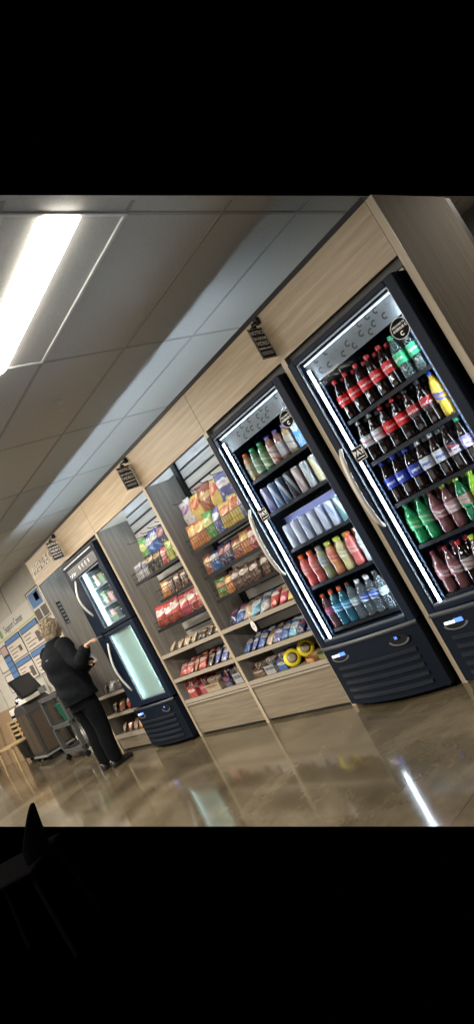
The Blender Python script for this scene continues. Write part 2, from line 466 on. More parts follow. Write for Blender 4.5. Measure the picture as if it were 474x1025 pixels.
# cove tubes lying on top of the cabinets behind the header
for k, (a, bb) in enumerate(((-7.0, -5.9), (-5.8, -4.7), (-4.6, -3.5), (-3.4, -2.55))):
    t = thing('cove_light', 'slim cool white tube hidden behind the oak header, ' + ORD[k] + ' from the left', 'light', (a, .06, 2.30), group='cove tubes behind the header')
    MB().tube([(0, 0, 0), (bb - a, 0, 0)], .013, 10).build('tube', M['cove'], t, smooth=True)
    m = MB(); m.box(0, -.030, -.012, bb - a, -.020, .012); m.build('housing', M['white'], t)

# ------------------------------------------------------------------ blade signs
def blade(x, label):
    t = thing('hanging_sign', label, 'sign', (x, -.13, 2.15), group='black notice signs on the header')
    m = MB(); m.box(-.003, 0, 0, .003, .125, .20); bevel(m.build('plate', M['black'], t), .001)
    m = MB(); m.box(.0031, .003, .003, .0034, .122, .005); m.box(.0031, .003, .195, .0034, .122, .197)
    m.box(.0031, .003, .005, .0034, .005, .195); m.box(.0031, .120, .005, .0034, .122, .195)
    m.build('border', M['txt'], t)
    for body, z, s in (('NOTICE', .168, .034), ('24 HOUR', .130, .026), ('VIDEO', .096, .036), ('SURVEILLANCE', .064, .0155)):
        text('lettering', body, s, M['txt'], t, (.0036, .0625, z), SIDE, depth=.0003, offset=.0010)
    m = MB(); m.box(.0031, .015, .022, .0036, .11, .045); m.build('small_print', mat('print_grey', (.35, .35, .4), .5), t)
    m = MB(); m.tube([(0, .06, .198), (0, .06, .225), (0, .115, .240), (0, .132, .240)], .007, 8); m.box(-.016, .10, .222, .016, .128, .262); m.box(-.012, .045, .196, .012, .075, .214)
    m.build('clip', M['black'], t)
    return t
blade(-2.30, 'black video notice sign on the header above the right pair of coolers')
blade(-4.20, 'black video notice sign on the header above the snack shelves')
blade(-6.02, 'black video notice sign on the header above the person, beside metal letters')

# ------------------------------------------------------------------ coolers
MATTE = mat('matte_black', (.010, .011, .013), .9, spec=.08)
PILM = mat('pilaster_blue', (.03, .07, .15), .4)
nt, N, L, b = nodes(PILM)
tc = N.new('ShaderNodeTexCoord'); br = N.new('ShaderNodeTexBrick'); br.inputs['Scale'].default_value = 1
br.inputs['Color1'].default_value = (.030, .070, .16, 1); br.inputs['Color2'].default_value = (.022, .055, .13, 1); br.inputs['Mortar'].default_value = (.008, .016, .035, 1)
br.inputs['Mortar Size'].default_value = .0016; br.inputs['Brick Width'].default_value = .011; br.inputs['Row Height'].default_value = .011; br.offset = 0
mp = N.new('ShaderNodeMapping'); mp.inputs['Rotation'].default_value = (PI / 2, 0, 0)
L.new(tc.outputs['Object'], mp.inputs[0]); L.new(mp.outputs[0], br.inputs['Vector']); L.new(br.outputs['Color'], b.inputs['Base Color'])
def cmark(mb, cx, cz, r, ang, y, mi):
    mb.arcband(cx, cz, r * .50, r * 1.05, ang + R(50), ang + R(310), y, mi, 10)

def oval(mb, cx, cz, rx, rz, y, mi, a0=0, a1=2 * PI, seg=20, inner=.0):
    k = len(mb.v)
    for j in range(seg + 1):
        a = a0 + (a1 - a0) * j / seg
        mb.v.append((cx + rx * math.cos(a) * inner, y, cz + rz * math.sin(a) * inner)); mb.v.append((cx + rx * math.cos(a), y, cz + rz * math.sin(a)))
    for j in range(seg): mb.face((k + 2 * j, k + 2 * j + 2, k + 2 * j + 3, k + 2 * j + 1), mi)

def cooler_base(t, w, z1=.43):
    """black plinth with a bowed louvred grille, two pockets, a lit badge and a display"""
    def yf(x, z):
        u = 1 - (2 * x / w - 1) ** 2
        return -.055 - .06 * max(u, 0) * (1 - .55 * (z - .03) / (z1 - .03))
    m = MB(); nx, nz = 20, 10; k = len(m.v)
    for i in range(nz + 1):
        z = .035 + (z1 - .035) * i / nz
        for j in range(nx + 1): x = w * j / nx; m.v.append((x, yf(x, z), z))
    for i in range(nz):
        for j in range(nx): a = k + i * (nx + 1) + j; m.face((a, a + 1, a + nx + 2, a + nx + 1))
    k2 = len(m.v)
    for i in range(nz + 1):
        z = .035 + (z1 - .035) * i / nz
        for x in (0, w): m.v.append((x, .0, z))
    for i in range(nz):
        for c, j in ((0, 0), (1, nx)):
            a = k + i * (nx + 1) + j; bq = k + (i + 1) * (nx + 1) + j; m.face((a, bq, k2 + 2 * (i + 1) + c, k2 + 2 * i + c))
    m.box(0, 0, .035, w, .70, z1)
    g = m.build('plinth', M['cooler'], t, smooth=False); fixn(g); autosmooth(g, 50)
    for i in range(5):
        z = .075 + i * .050; m = MB()
        xs_ = [w * (.10 + .80 * j / 18) for j in range(19)]
        m.rings([[(x, yf(x, z) - .010, z), (x, yf(x, z + .018) - .013, z + .018), (x, yf(x, z + .022) + .004, z + .022), (x, yf(x, z) + .004, z - .004)] for x in xs_])
        g = m.build('louver', mat('louver_black', (.013, .018, .028), .42, spec=.3), t); fixn(g); autosmooth(g, 40)
    m = MB(); xs_ = [w * j / 20 for j in range(21)]
    m.rings([[(x, yf(x, z1) - .008, z1 - .012), (x, yf(x, z1) - .012, z1), (x, yf(x, z1), z1 + .012), (x, yf(x, z1) + .01, z1 - .012)] for x in xs_])
    fixn(m.build('top_lip', mat('lip_grey', (.025, .034, .048), .4), t))
    for side, cx in (('left', w * .18), ('right', w * .80)):
        m = MB(); y = yf(cx, .36) - .006
        oval(m, cx, .362, .078, .030, y, 0); oval(m, cx, .362, .080, .034, y - .002, 1, PI * 1.02, PI * 1.98, inner=.80)
        g = m.build('pocket', [M['black'], mat('pocket_lip', (.13, .14, .15), .4)], t)
        mm = MB()
        if side == 'left':
            mm.box(cx - .062, y - .006, .366, cx + .004, y - .003, .382, 0); mm.box(cx + .006, y - .006, .366, cx + .058, y - .003, .388, 1)
            bd = mm.build('badge', [M['whiteled'], M['blueled']], t)
            text('lettering', 'imbera', .017, mat('badge_print', (.03, .05, .2), .5), bd, (cx - .029, y - .0066, .374), FRONT, depth=.0002)
        else:
            mm.box(cx - .030, y - .006, .366, cx + .012, y - .003, .388, 0); bd = mm.build('display', M['black'], t)
            text('digits', '38', .022, M['blueled'], bd, (cx - .010, y - .0066, .377), FRONT, depth=.0002, offset=.0008)
    for x in (.05, w - .05):
        for y in (.0, .62):
            m = MB(); m.tube([(x - .012, y, .03), (x + .012, y, .03)], .03, 14); m.box(x - .018, y - .012, .03, x + .018, y + .03, .062); m.build('caster', M['black'], t)

def ribbed_wall(t, w, x, z0, z1, m_, y0=.03, y1=.6, pitch=.024, name='shelf_ladder'):
    m = MB(); z = z0 + .01
    while z < z1 - .01:
        m.box(x, y0, z, x + .004, y1, z + pitch * .32); z += pitch
    for y in (.05, .30, .55): m.box(x, y, z0, x + .007, y + .02, z1)
    m.build(name, m_, t)

def cooler(x0, w, gl, gr, shelves, label, cround=True, seed=3):
    """one wide glass door; gl, gr = glass edges measured from the left side"""
    t = thing('drink_cooler', label, 'cooler', (x0, 0, 0), group='tall black drink coolers')
    ZB, ZT, GB, GT = .44, 2.05, .475, 2.015
    m = MB()
    m.box(0, 0, ZB, gl - .012, .72, ZT); m.box(gr + .012, 0, ZB, w, .72, ZT); m.box(gl - .012, .66, ZB, gr + .012, .72, ZT)
    m.box(gl - .012, 0, GT + .002, gr + .012, .66, ZT); m.box(gl - .012, 0, ZB, gr + .012, .66, GB + .01)
    m.build('cabinet', M['cooler'], t)
    m = MB(); m.box(gl - .0115, .0, GB + .01, gl - .0075, .659, GT); m.box(gr + .0075, .0, GB + .01, gr + .0115, .659, GT); m.box(gl - .007, .655, GB + .01, gr + .007, .659, GT)
    m.build('liner', M['coolin'], t)
    ribbed_wall(t, w, gl - .007, GB + .03, GT - .02, mat('ladder_grey', (.035, .055, .10), .45), y0=.06)
    d = thing('door', '', ''); del d['label']; del d['category']; d.parent = t
    m = MB(); y0, y1 = -.058, -.004
    def fr(x0_, z0_, x1_, z1_): m.box(x0_, y0, z0_, x1_, y1, z1_)
    fr(0, ZB, gl, ZT); fr(gr, ZB, w, ZT); fr(gl, ZB, gr, GB); fr(gl, GT, gr, ZT)
    f = bevel(m.build('door_frame', M['navy'], d), .006)
    m = MB(); e = .006
    m.box(gl, -.050, GB, gl + e, -.03, GT); m.box(gr - e, -.050, GB, gr, -.03, GT); m.box(gl, -.050, GB, gr, -.03, GB + .010); m.box(gl, -.050, GT - e, gr, -.03, GT)
    m.build('glazing_bead', mat('bead_grey', (.22, .25, .29), .3, .5), d)
    m = MB(); m.box(gl + e, -.036, GB + .01, gr - e, -.032, GT - e); m.build('glass_pane', M['glass'], d)
    # handle
    hx = gl - .012
    m = MB(); pts = []
    for k in range(15):
        a = k / 14; z = .985 + .49 * a; y = -.058 - .052 * math.sin(PI * a) ** .6 if 0 < a < 1 else -.056
        pts.append((hx, y, z))
    m.tube(pts, [.013] * 2 + [.016] * 11 + [.013] * 2, 10, flat=.8)
    fixn(m.build('handle', M['steel'], d, smooth=True))
    # topper
    m = MB(); m.box(gl + .006, .004, 1.875, gr - .006, .010, GT - .006, 0)
    rnd = random.Random(seed); n = 0; px = []
    while n < 20:
        cx = rnd.uniform(gl + .04, gr - .04); cz = rnd.uniform(1.897, 1.985)
        if all(math.hypot(cx - a, cz - b2) > .042 for a, b2 in px):
            px.append((cx, cz)); n += 1; cmark(m, cx, cz, .018, rnd.uniform(-.4, .4), .0032, 1 if n % 3 else 2)
    m.build('topper_sign', [M['signgrey'], M['txtdark'], mat('topper_grey_mark', (.17, .18, .19), .5)], t)
    m = MB(); m.tube([(gl + .02, -.010, GT - .022), (gr - .02, -.010, GT - .022)], .004, 8); m.build('top_light', M['ledt'], t)
    for xa, xb in ((gl - .004, gl + .058), (gr - .040, gr + .004)):
        m = MB(); m.box(xa, .004, GB + .012, xb, .012, 1.865, 0); hx_ = xb - .008 if xa < .3 else xa + .008
        for q in range(46): m.box(hx_ - .003, .0028, GB + .03 + q * .030, hx_ + .003, .0039, GB + .042 + q * .030, 1)
        m.build('pilaster', [PILM, mat('pilaster_slot', (.22, .30, .40), .4)], t)
    for xx in (gl + .036, gr - .014):
        m = MB(); m.box(xx - .006, -.024, GB + .012, xx + .006, -.014, 1.955); bevel(m.build('light_strip', M['led'], t), .002)
    m = MB(); xx = gl + .036; m.box(xx - .010, -.027, GB + .012, xx - .0065, -.010, 1.955); m.box(xx - .010, -.0135, GB + .012, xx + .008, -.010, 1.955); m.build('strip_light_block', MATTE, t)  # black channel added to keep strip light off the pilaster and bead
    m = MB(); xx = gr - .014; m.box(xx + .0065, -.027, GB + .012, xx + .010, -.010, 1.955); m.build('strip_light_block', MATTE, t)
    for z in shelves:
        m = MB(); m.box(gl - .006, .02, z - .008, gr + .006, .60, z - .004, 1)
        m.box(gl - .006, .018, z - .020, gr + .006, .022, z + .002, 0)
        for k in range(24):
            x = gl + (gr - gl) * (k + .5) / 24; m.box(x - .0015, .022, z - .004, x + .0015, .60, z, 1)
        m.build('shelf', [M['black'], mat('shelf_wire', (.05, .06, .08), .35, .3)], t)
    cooler_base(t, w)
    # stickers on the glass
    st = MB(); cx, cz, r = gr - .057, 1.812, .055
    st.lathe([(.0001, -.0004), (r, -.0004), (r, .0004), (.0001, .0004)], 28); st.v = [(cx + a, -.0385 + c, cz + b2) for a, b2, c in st.v]
    s_ = fixn(st.build('round_sticker', MATTE, d))
    m = MB(); m.arcband(cx, cz, r * .92, r * .97, 0, 2 * PI, -.0395, 0, 32)
    m.arcband(cx, cz - .026, .006, .012, R(40), R(320), -.0395, 0, 12)
    m.build('ring_mark', M['txt'], s_)
    text('lettering', 'WELCOME TO', .0125, M['txt'], s_, (cx, -.0396, cz + .020), FRONT, depth=.0002, offset=.0003)
    text('lettering', 'AVENUE C', .0180, M['txt'], s_, (cx, -.0396, cz + .001), FRONT, depth=.0002, offset=.0006)
    px_ = gl + .072; m = MB(); m.box(px_ - .044, -.0385, 1.357, px_ + .044, -.0375, 1.445); s_ = m.build('pay_sticker', MATTE, d)
    m = MB(); q = .039; y_ = -.0392
    for (a, b2, c, d2) in ((-q, -q, q, -q + .003), (-q, q - .003, q, q), (-q, -q, -q + .003, q), (q - .003, -q, q, q), (-.028, -.024, .028, -.019)):
        m.box(px_ + a, y_, 1.401 + b2, px_ + c, y_ + .0004, 1.401 + d2)
    m.build('border', M['txt'], s_)
    text('lettering', 'PAY', .043, M['txt'], s_, (px_, -.0393, 1.407), FRONT, depth=.0002, offset=.0014)
    return t
CX, CW = -3.15, .82
RX = -2.235
SH_C = [1.63, 1.385, 1.11, .83, .52]; SH_R = [1.59, 1.325, 1.06, .80, .495]
cooler(CX, CW, .05, .76, SH_C, 'black glass-door drink cooler in the middle, cans and water bottles inside', seed=3)
cooler(RX, CW, .05, .76, SH_R, 'black glass-door drink cooler at the far right, full of soda bottles', seed=8)

# two-door cooler on the left
def left_cooler():
    x0, w = -6.115, .85; gl, gr = .245, .765
    t = thing('food_cooler', 'slim black cooler with two stacked glass doors and white interior, beside the person', 'cooler', (x0, 0, 0))
    m = MB(); ZT = 2.06
    m.box(0, 0, .44, gl - .012, .72, ZT); m.box(gr + .012, 0, .44, w, .72, ZT); m.box(gl - .012, .62, .44, gr + .012, .72, ZT)
    m.box(gl - .012, 0, 1.88, gr + .012, .62, ZT); m.box(gl - .012, 0, 1.215, gr + .012, .62, 1.285); m.box(gl - .012, 0, .44, gr + .012, .62, .49)
    m.build('cabinet', M['cooler'], t)
    for (z0, z1) in ((1.285, 1.88), (.49, 1.215)):
        m = MB(); m.box(gl - .0118, .0, z0, gl - .008, .619, z1); m.box(gr + .008, .0, z0, gr + .0118, .619, z1); m.box(gl - .008, .615, z0, gr + .008, .619, z1)
        m.build('liner', M['linerw'], t)
        ribbed_wall(t, w, gl - .0078, z0 + .02, z1 - .02, mat('ladder_white', (.30, .36, .36), .35), y0=.04, y1=.61, pitch=.030)
        m = MB(); m.box(gl + .006, .004, z0 + .012, gl + .024, .020, z1 - .012); bevel(m.build('light_strip', M['ledw'], t), .003)
        m = MB(); m.box(gr - .020, .004, z0 + .012, gr - .006, .016, z1 - .012); bevel(m.build('light_strip', M['ledw'], t), .003)
    for k, (z0, z1, g0, g1, gm) in enumerate(((1.255, 1.995, 1.295, 1.868, 'glass'), (.445, 1.245, .495, 1.205, 'fog'))):
        d = thing('door', '', ''); del d['label']; del d['category']; d.parent = t
        m = MB(); top = g1
        m.box(0, -.058, z0, gl, -.004, z1); m.box(gr, -.058, z0, w, -.004, z1); m.box(gl, -.058, z0, gr, -.004, g0); m.box(gl, -.058, g1, gr, -.004, z1)
        bevel(m.build('door_frame', M['navy'], d), .006)
        m = MB(); m.box(gl, -.036, g0, gr, -.032, g1); m.build('glass_pane', M[gm], d)
        m = MB(); e = .006
        m.box(gl, -.052, g0, gl + e, -.037, g1); m.box(gr - e, -.052, g0, gr, -.037, g1); m.box(gl, -.052, g0, gr, -.037, g0 + e); m.box(gl, -.052, g1 - e, gr, -.037, g1)
        m.build('glazing_bead', mat('bead_grey', (.22, .25, .29), .3, .5), d)
        a, b2 = ((1.46, 1.86), (.62, 1.15))[k]; m = MB(); hx = .165
        pts = [(hx, -.056 - .06 * math.sin(PI * j / 14), a + (b2 - a) * j / 14) for j in range(15)]
        m.tube(pts, .0115, 10); fixn(m.build('handle', mat('handle_silver', (.72, .72, .70), .35, .2), d, smooth=True))
        m = MB(); m.box(.15, -.066, z0 + .005 if k == 0 else z1 - .035, .20, -.058, z0 + .03 if k == 0 else z1 - .01); m.build('latch', M['chrome'], d)
    m = MB(); m.box(.0, -.056, 1.999, w, -.004, 2.06); m.build('top_cap', M['navy'], t)
    m = MB(); m.box(.06, -.068, 2.026, w - .06, -.056, 2.036); m.build('bright_trim', M['white'], t)
    m = MB(); m.box(.10, -.0632, 1.885, w - .04, -.0582, 1.99); tp = m.build('topper_sign', mat('topper_dark', (.05, .055, .06), .4), t)
    text('lettering', 'imbera', .05, M['chrome'], tp, (.20, -.0640, 1.925), FRONT, depth=.0005, offset=.001)
    m = MB()
    for j, cx in enumerate((.40, .48, .56, .64)):
        m.arcband(cx, 1.945, .008, .016, R(20), R(340), -.064, 0, 12); m.box(cx - .002, -.0645, 1.910 + (.008 if j % 2 else 0), cx + .002, -.0635, 1.932)
    m.build('icon', M['txt'], tp)
    for z in (1.69, 1.49, 1.31):
        m = MB(); m.box(gl - .006, .03, z - .006, gr + .006, .58, z); m.box(gl - .006, .026, z - .018, gr + .006, .03, z + .006, 0); m.build('shelf', M['grey'], t)
    for z in (.98, .74, .51):
        m = MB(); m.box(gl - .006, .03, z - .006, gr + .006, .58, z); m.build('shelf', M['linerw'], t)
    cooler_base(t, w, .425)
    m = MB(); m.box(gr - .075, -.0375, .515, gr - .012, -.0365, .545); m.build('sticker', M['black'], t)
    m = MB(); m.arcband(gr - .058, .530, .005, .010, 0, 2 * PI, -.038, 0); m.arcband(gr - .030, .530, .005, .010, 0, 2 * PI, -.038, 0); m.build('sticker_mark', M['txt'], t)
    return t
left_cooler()

# ------------------------------------------------------------------ drinks
def bend(me, r):
    """wrap a flat text mesh round a cylinder of radius r facing -y"""
    for v in me.vertices:
        a = v.co.x / r; z = v.co.y; e = v.co.z
        v.co = Vector((math.sin(a) * (r + e), -math.cos(a) * (r + e), z))
    me.update()

def wrap_text(parent, body, size, m_, r, z):
    me = text_mesh(body, size, 'CENTER', .0003, .0004).copy(); me.materials.clear(); me.materials.append(m_); bend(me, r + .0006)
    o = bpy.data.objects.new('lettering', me); COL.objects.link(o); o.parent = parent; o.location = (0, 0, z); return o

SODA = [(.0245, .0), (.031, .004), (.0335, .016), (.0335, .045), (.0305, .068), (.0310, .078), (.0340, .086), (.0342, .136), (.0335, .150), (.0290, .168), (.0200, .190), (.0130, .207), (.0125, .214)]
SODAL = [(.0347, .082), (.0348, .140)]
WAIST = [(.026, 0), (.034, .005), (.0345, .03), (.030, .055), (.0345, .08), (.0345, .14), (.031, .155), (.022, .172), (.0170, .182), (.0165, .188)]
WAISTL = [(.0351, .083), (.0351, .138)]
SLIM = [(.027, 0), (.0335, .004), (.034, .06), (.0330, .115), (.0300, .140), (.020, .162), (.0170, .170)]
SLIML = [(.0345, .022), (.0338, .112)]
WATER = [(.026, 0), (.032, .004)] + [(.0322 - .0016 * (k % 2), .014 + .011 * k) for k in range(12)] + [(.030, .155), (.0215, .180), (.0135, .196), (.0130, .203)]
WATERL = [(.0330, .088), (.0330, .132)]

def bottle_proto(name, prof, lprof, bodym, labm, capm, capr, caph, word=None, wm_=None, wsize=.018, seg=16):
    o = thing(name, 'x', 'bottle'); top = prof[-1][1]
    m = MB(); m.lathe(prof, seg); kid(m.build('bottle_body', bodym, o, smooth=True), o)
    m = MB(); m.lathe(lprof, seg, uv=True, cap=False); l = m.build('label_wrap', labm, o, smooth=True); kid(l, o)
    m = MB(); m.lathe([(capr * .97, top - .003), (capr, top), (capr, top + caph - .002), (capr * .9, top + caph), (.001, top + caph)], seg); kid(m.build('cap', capm, o, smooth=False), o)
    if word: kid(wrap_text(l, word, wsize, wm_, lprof[0][0], (lprof[0][1] + lprof[-1][1]) / 2), l)
    return o
def can_proto(name, r, h, labm, word=None, wm_=None):
    o = thing(name, 'x', 'can')
    m = MB(); m.lathe([(r * .80, 0), (r * .9, .002), (r, .010), (r, h - .012), (r * .86, h - .002), (r * .84, h)], 18, uv=True); kid(m.build('can_body', labm, o, smooth=True), o)
    m = MB(); m.lathe([(r * .86, h - .002), (r * .87, h + .001), (r * .82, h + .001), (r * .80, h - .003), (.001, h - .003)], 18); m.tube([(-.006, 0, h), (.006, 0, h)], .003, 6)
    kid(m.build('can_lid', M['chrome'], o, smooth=False), o)
    if word: kid(wrap_text(o, word, .016, wm_, r, h * .55), o)
    return o

W = (.85, .85, .83); RED = (.62, .012, .014); YEL = (.85, .62, .02); GRN = (.02, .33, .08)
cola = pet('cola_liquid', (.018, .008, .006), .0, .1)
clearb = pet('clear_bottle', (.30, .35, .38), .68)
P = {}
red_cap = mat('cap_red', (.55, .02, .02), .4); green_cap = mat('cap_green', (.03, .42, .16), .4); blue_cap = mat('cap_blue', (.03, .07, .50), .4)
yellow_cap = mat('cap_yellow', (.55, .68, .06), .4); white_cap = mat('cap_white', (.8, .8, .8), .4); black_cap = mat('cap_black', (.02, .02, .02), .4); orange_cap = mat('cap_orange', (.75, .13, .03), .4)
tw = M['txt']
P['cola'] = bottle_proto('soda_bottle', SODA, SODAL, cola, lab('lb_cola', RED, RED), red_cap, .0145, .019, 'Coca-Cola', tw, .0185)
P['colalight'] = bottle_proto('soda_bottle', SODA, SODAL, cola, lab('lb_colalight', (.55, .55, .56), (.7, .7, .7)), mat('cap_silver', (.5, .5, .5), .4), .0145, .019, 'Coca-Cola', mat('print_red', (.5, .01, .01), .5), .0185)
P['colazero'] = bottle_proto('soda_bottle', SODA, SODAL, cola, lab('lb_colazero', (.40, .02, .02), RED, (.02, .02, .02)), black_cap, .0145, .019, 'Coca-Cola', tw, .0185)
P['sprite'] = bottle_proto('soda_bottle', SODA, SODAL, pet('sprite_liquid', (.20, .27, .25), .6), lab('lb_sprite', (.04, .52, .20), (.04, .52, .20)), green_cap, .0145, .019, 'Sprite', tw, .024)
P['fanta'] = bottle_proto('soda_bottle', SODA, SODAL, pet('orange_soda', (.66, .44, .04), .0), lab('lb_fanta', (.72, .46, .04), (.10, .12, .5)), blue_cap, .0145, .019, 'Fanta', mat('print_blue', (.03, .05, .4), .5), .024)
P['pepsi'] = bottle_proto('soda_bottle', SODA, SODAL, cola, lab('lb_pepsi', (.03, .06, .42), (.03, .06, .42)), blue_cap, .0145, .019, 'pepsi', tw, .024)
P['pepsidiet'] = bottle_proto('soda_bottle', SODA, SODAL, cola, lab('lb_pdiet', (.55, .56, .58), (.7, .72, .75)), white_cap, .0145, .019, 'pepsi', mat('print_blue', (.03, .05, .4), .5), .024)
P['pepsizero'] = bottle_proto('soda_bottle', SODA, SODAL, cola, lab('lb_pzero', (.03, .03, .05), (.5, .05, .06), (.5, .5, .52)), black_cap, .0145, .019, 'pepsi', tw, .024)
P['grape'] = bottle_proto('soda_bottle', SODA, SODAL, cola, lab('lb_grape', (.26, .20, .55), (.6, .6, .7)), green_cap, .0145, .019, 'Crush', tw, .022)
P['pink'] = bottle_proto('soda_bottle', SODA, SODAL, cola, lab('lb_pink', (.70, .16, .30), (.7, .5, .55)), green_cap, .0145, .019, 'Crush', tw, .022)
P['green'] = bottle_proto('soda_bottle', SODA, SODAL, pet('green_soda', (.02, .30, .10), .15), lab('lb_green', (.03, .35, .12), (.35, .5, .3)), green_cap, .0145, .019)
P['pepper'] = bottle_proto('soda_bottle', SODA, SODAL, pet('pepper_soda', (.16, .06, .06), .0), lab('lb_pepper', (.32, .10, .12), (.6, .45, .45)), mat('cap_maroon', (.25, .03, .04), .4), .0145, .019, 'Dr Pepper', tw, .0165)
P['pepper2'] = bottle_proto('soda_bottle', SODA, SODAL, pet('pepper_soda', (.16, .06, .06), .0), lab('lb_pepper2', (.50, .28, .30), (.7, .55, .55)), yellow_cap, .0145, .019, 'Dr Pepper', tw, .0165)
P['ale'] = bottle_proto('soda_bottle', SODA, SODAL, pet('green_bottle', (.01, .17, .06), .1), lab('lb_ale', (.55, .30, .30), (.03, .3, .1)), yellow_cap, .0145, .019)
P['dew'] = bottle_proto('soda_bottle', SODA, SODAL, pet('dew_soda', (.25, .55, .03), .0), lab('lb_dew', (.62, .62, .03), (.05, .3, .08)), yellow_cap, .0145, .019)
P['rootbeer'] = bottle_proto('soda_bottle', SODA, SODAL, cola, lab('lb_root', (.42, .40, .38), (.3, .1, .08)), red_cap, .0145, .019)

NAMES = dict(cola='red-label dark cola bottle', colalight='grey-label dark cola bottle', colazero='red-and-black-label dark cola bottle', sprite='green-label clear soda bottle',
    fanta='yellow orange-soda bottle with blue cap', pepsi='blue-label dark cola bottle with blue cap', pepsidiet='silver-label dark cola bottle', pepsizero='black-label dark cola bottle',
    grape='purple-label soda bottle with green cap', pink='pink-label soda bottle with green cap', green='green soda bottle with green cap', pepper='maroon soda bottle',
    pepper2='pale-label maroon soda bottle', ale='dark green ale bottle with yellow cap', dew='yellow-label green soda bottle', rootbeer='grey-label brown soda bottle')
used = set()
def put(key, loc, label, group, rz=0., cat=None, s=1.):
    o = P[key]
    if key not in used: used.add(key)
    else: o = copy_tree(o)
    o.location = loc; o.rotation_euler = (0, 0, rz); o['label'] = label; o['group'] = group
    if s != 1.: o.scale = (s, s, s)
    return o
SHN = ['top', 'second', 'third', 'fourth', 'bottom']
rowsR = [['cola'] * 5 + ['sprite'] * 3, ['colalight', 'colalight', 'cola', 'cola', 'colazero', 'colazero', 'fanta', 'fanta'],
         ['pepsi'] * 3 + ['pepsidiet', 'pepsidiet', 'pepsizero', 'grape', 'pink'], ['green', 'green', 'pepper', 'pepper2', 'ale', 'dew'], ['pepper', 'pepper', 'rootbeer', 'pepper2']]
for s, row in enumerate(rowsR):
    for k, key in enumerate(row):
        for dep in range(2):
            x = -2.093 + .0865 * k + (.0 if dep == 0 else .004)
            put(key, (x, .060 + .080 * dep, SH_R[s]), f"{NAMES[key]}, {ORD[k]} from left, {['front', 'second'][dep]} row, {SHN[s]} shelf, right cooler",
                f'bottles on the {SHN[s]} shelf of the right cooler', random.uniform(-.45, .75) + .3, s=1.06)

# middle cooler
def soft(c, f=.8, d=.25):
    g = sum(c) / 3; return tuple((x * (1 - d) + g * d) * f for x in c)
def juice(key, col, lc, mk, cap, nm):
    col, lc, mk = soft(col), soft(lc), soft(mk)
    P[key] = bottle_proto('juice_bottle', SLIM, SLIML, pet('juice_' + key, col, .1), lab('lbj_' + key, lc, mk), cap, .0175, .016); NAMES[key] = nm
juice('j0', (.60, .25, .06), (.45, .30, .16), (.2, .3, .1), orange_cap, 'amber juice bottle')
juice('j1', (.10, .25, .10), (.20, .36, .20), (.6, .6, .5), green_cap, 'green juice bottle')
juice('j2', (.08, .30, .08), (.16, .36, .12), (.6, .6, .4), green_cap, 'bright green juice bottle')
juice('j3', (.45, .20, .10), (.60, .48, .38), (.5, .1, .05), mat('cap_violet', (.12, .08, .35), .4), 'cream-label juice bottle with violet cap')
juice('j4', (.40, .16, .10), (.48, .40, .36), (.3, .3, .5), mat('cap_violet', (.12, .08, .35), .4), 'brown-label juice bottle with violet cap')
juice('j5', (.50, .30, .10), (.55, .45, .30), (.2, .2, .4), mat('cap_violet', (.12, .08, .35), .4), 'tan-label juice bottle with violet cap')
def cank(key, base, mk, nm, r=.029, h=.165, sec=None):
    base, mk = soft(base), soft(mk)
    P[key] = can_proto('drink_can', r, h, lab('lbc_' + key, base, mk, sec, .25)); NAMES[key] = nm
cank('c0', (.30, .26, .55), (.6, .6, .75), 'tall violet drink can'); cank('c1', (.12, .25, .55), (.6, .65, .75), 'tall blue drink can')
cank('c2', (.05, .10, .22), (.5, .55, .6), 'tall dark blue drink can'); cank('c3', (.03, .03, .04), (.3, .35, .4), 'tall black drink can')
cank('c4', (.45, .30, .26), (.6, .5, .45), 'tall copper drink can'); cank('c5', (.50, .52, .52), (.3, .33, .35), 'tall silver drink can'); cank('c6', (.62, .52, .25), (.3, .3, .3), 'tall gold drink can')
cank('p0', (.68, .72, .82), (.45, .50, .72), 'pale white-blue slim can', .0285, .155); cank('p1', (.60, .66, .80), (.30, .38, .65), 'pale blue slim can', .0285, .155)
cank('p2', (.10, .30, .30), (.7, .8, .8), 'teal slim can', .0285, .155)
def sport(key, col, lc, mk, cap, nm):
    col, lc, mk = soft(col), soft(lc), soft(mk)
    P[key] = bottle_proto('sports_drink_bottle', WAIST, WAISTL, pet('sport_' + key, col, .0), lab('lbs_' + key, lc, mk), cap, .0195, .020); NAMES[key] = nm
sport('s0', (.75, .07, .05), (.72, .12, .09), (.8, .35, .3), orange_cap, 'red sports drink bottle')
sport('s1', (.30, .34, .16), (.25, .34, .36), (.6, .6, .5), mat('cap_grey', (.3, .32, .32), .4), 'olive and blue sports drink bottle')
sport('s2', (.75, .22, .03), (.70, .08, .05), (.85, .5, .1), yellow_cap, 'orange sports drink bottle with red label')
sport('s3', (.72, .60, .18), (.60, .55, .22), (.85, .8, .6), yellow_cap, 'yellow sports drink bottle')
sport('s4', (.45, .50, .52), (.45, .48, .48), (.8, .8, .8), white_cap, 'clear sports drink bottle with white cap')
def water(key, lc, mk, cap, nm, body=None):
    P[key] = bottle_proto('water_bottle', WATER, WATERL, body or clearb, lab('lbw_' + key, lc, mk), cap, .0150, .016); NAMES[key] = nm
water('w0', (.40, .06, .10), (.1, .2, .5), orange_cap, 'pinkish flavoured water bottle with orange cap', pet('w_pink', (.28, .13, .15), .5))
water('w1', (.04, .30, .55), (.6, .7, .8), orange_cap, 'cyan flavoured water bottle with orange cap', pet('w_cyan', (.06, .24, .34), .5))
water('w2', (.30, .40, .40), (.7, .75, .8), black_cap, 'clear water bottle with pale label')
water('w3', (.06, .12, .45), (.7, .75, .85), white_cap, 'clear water bottle with blue label')
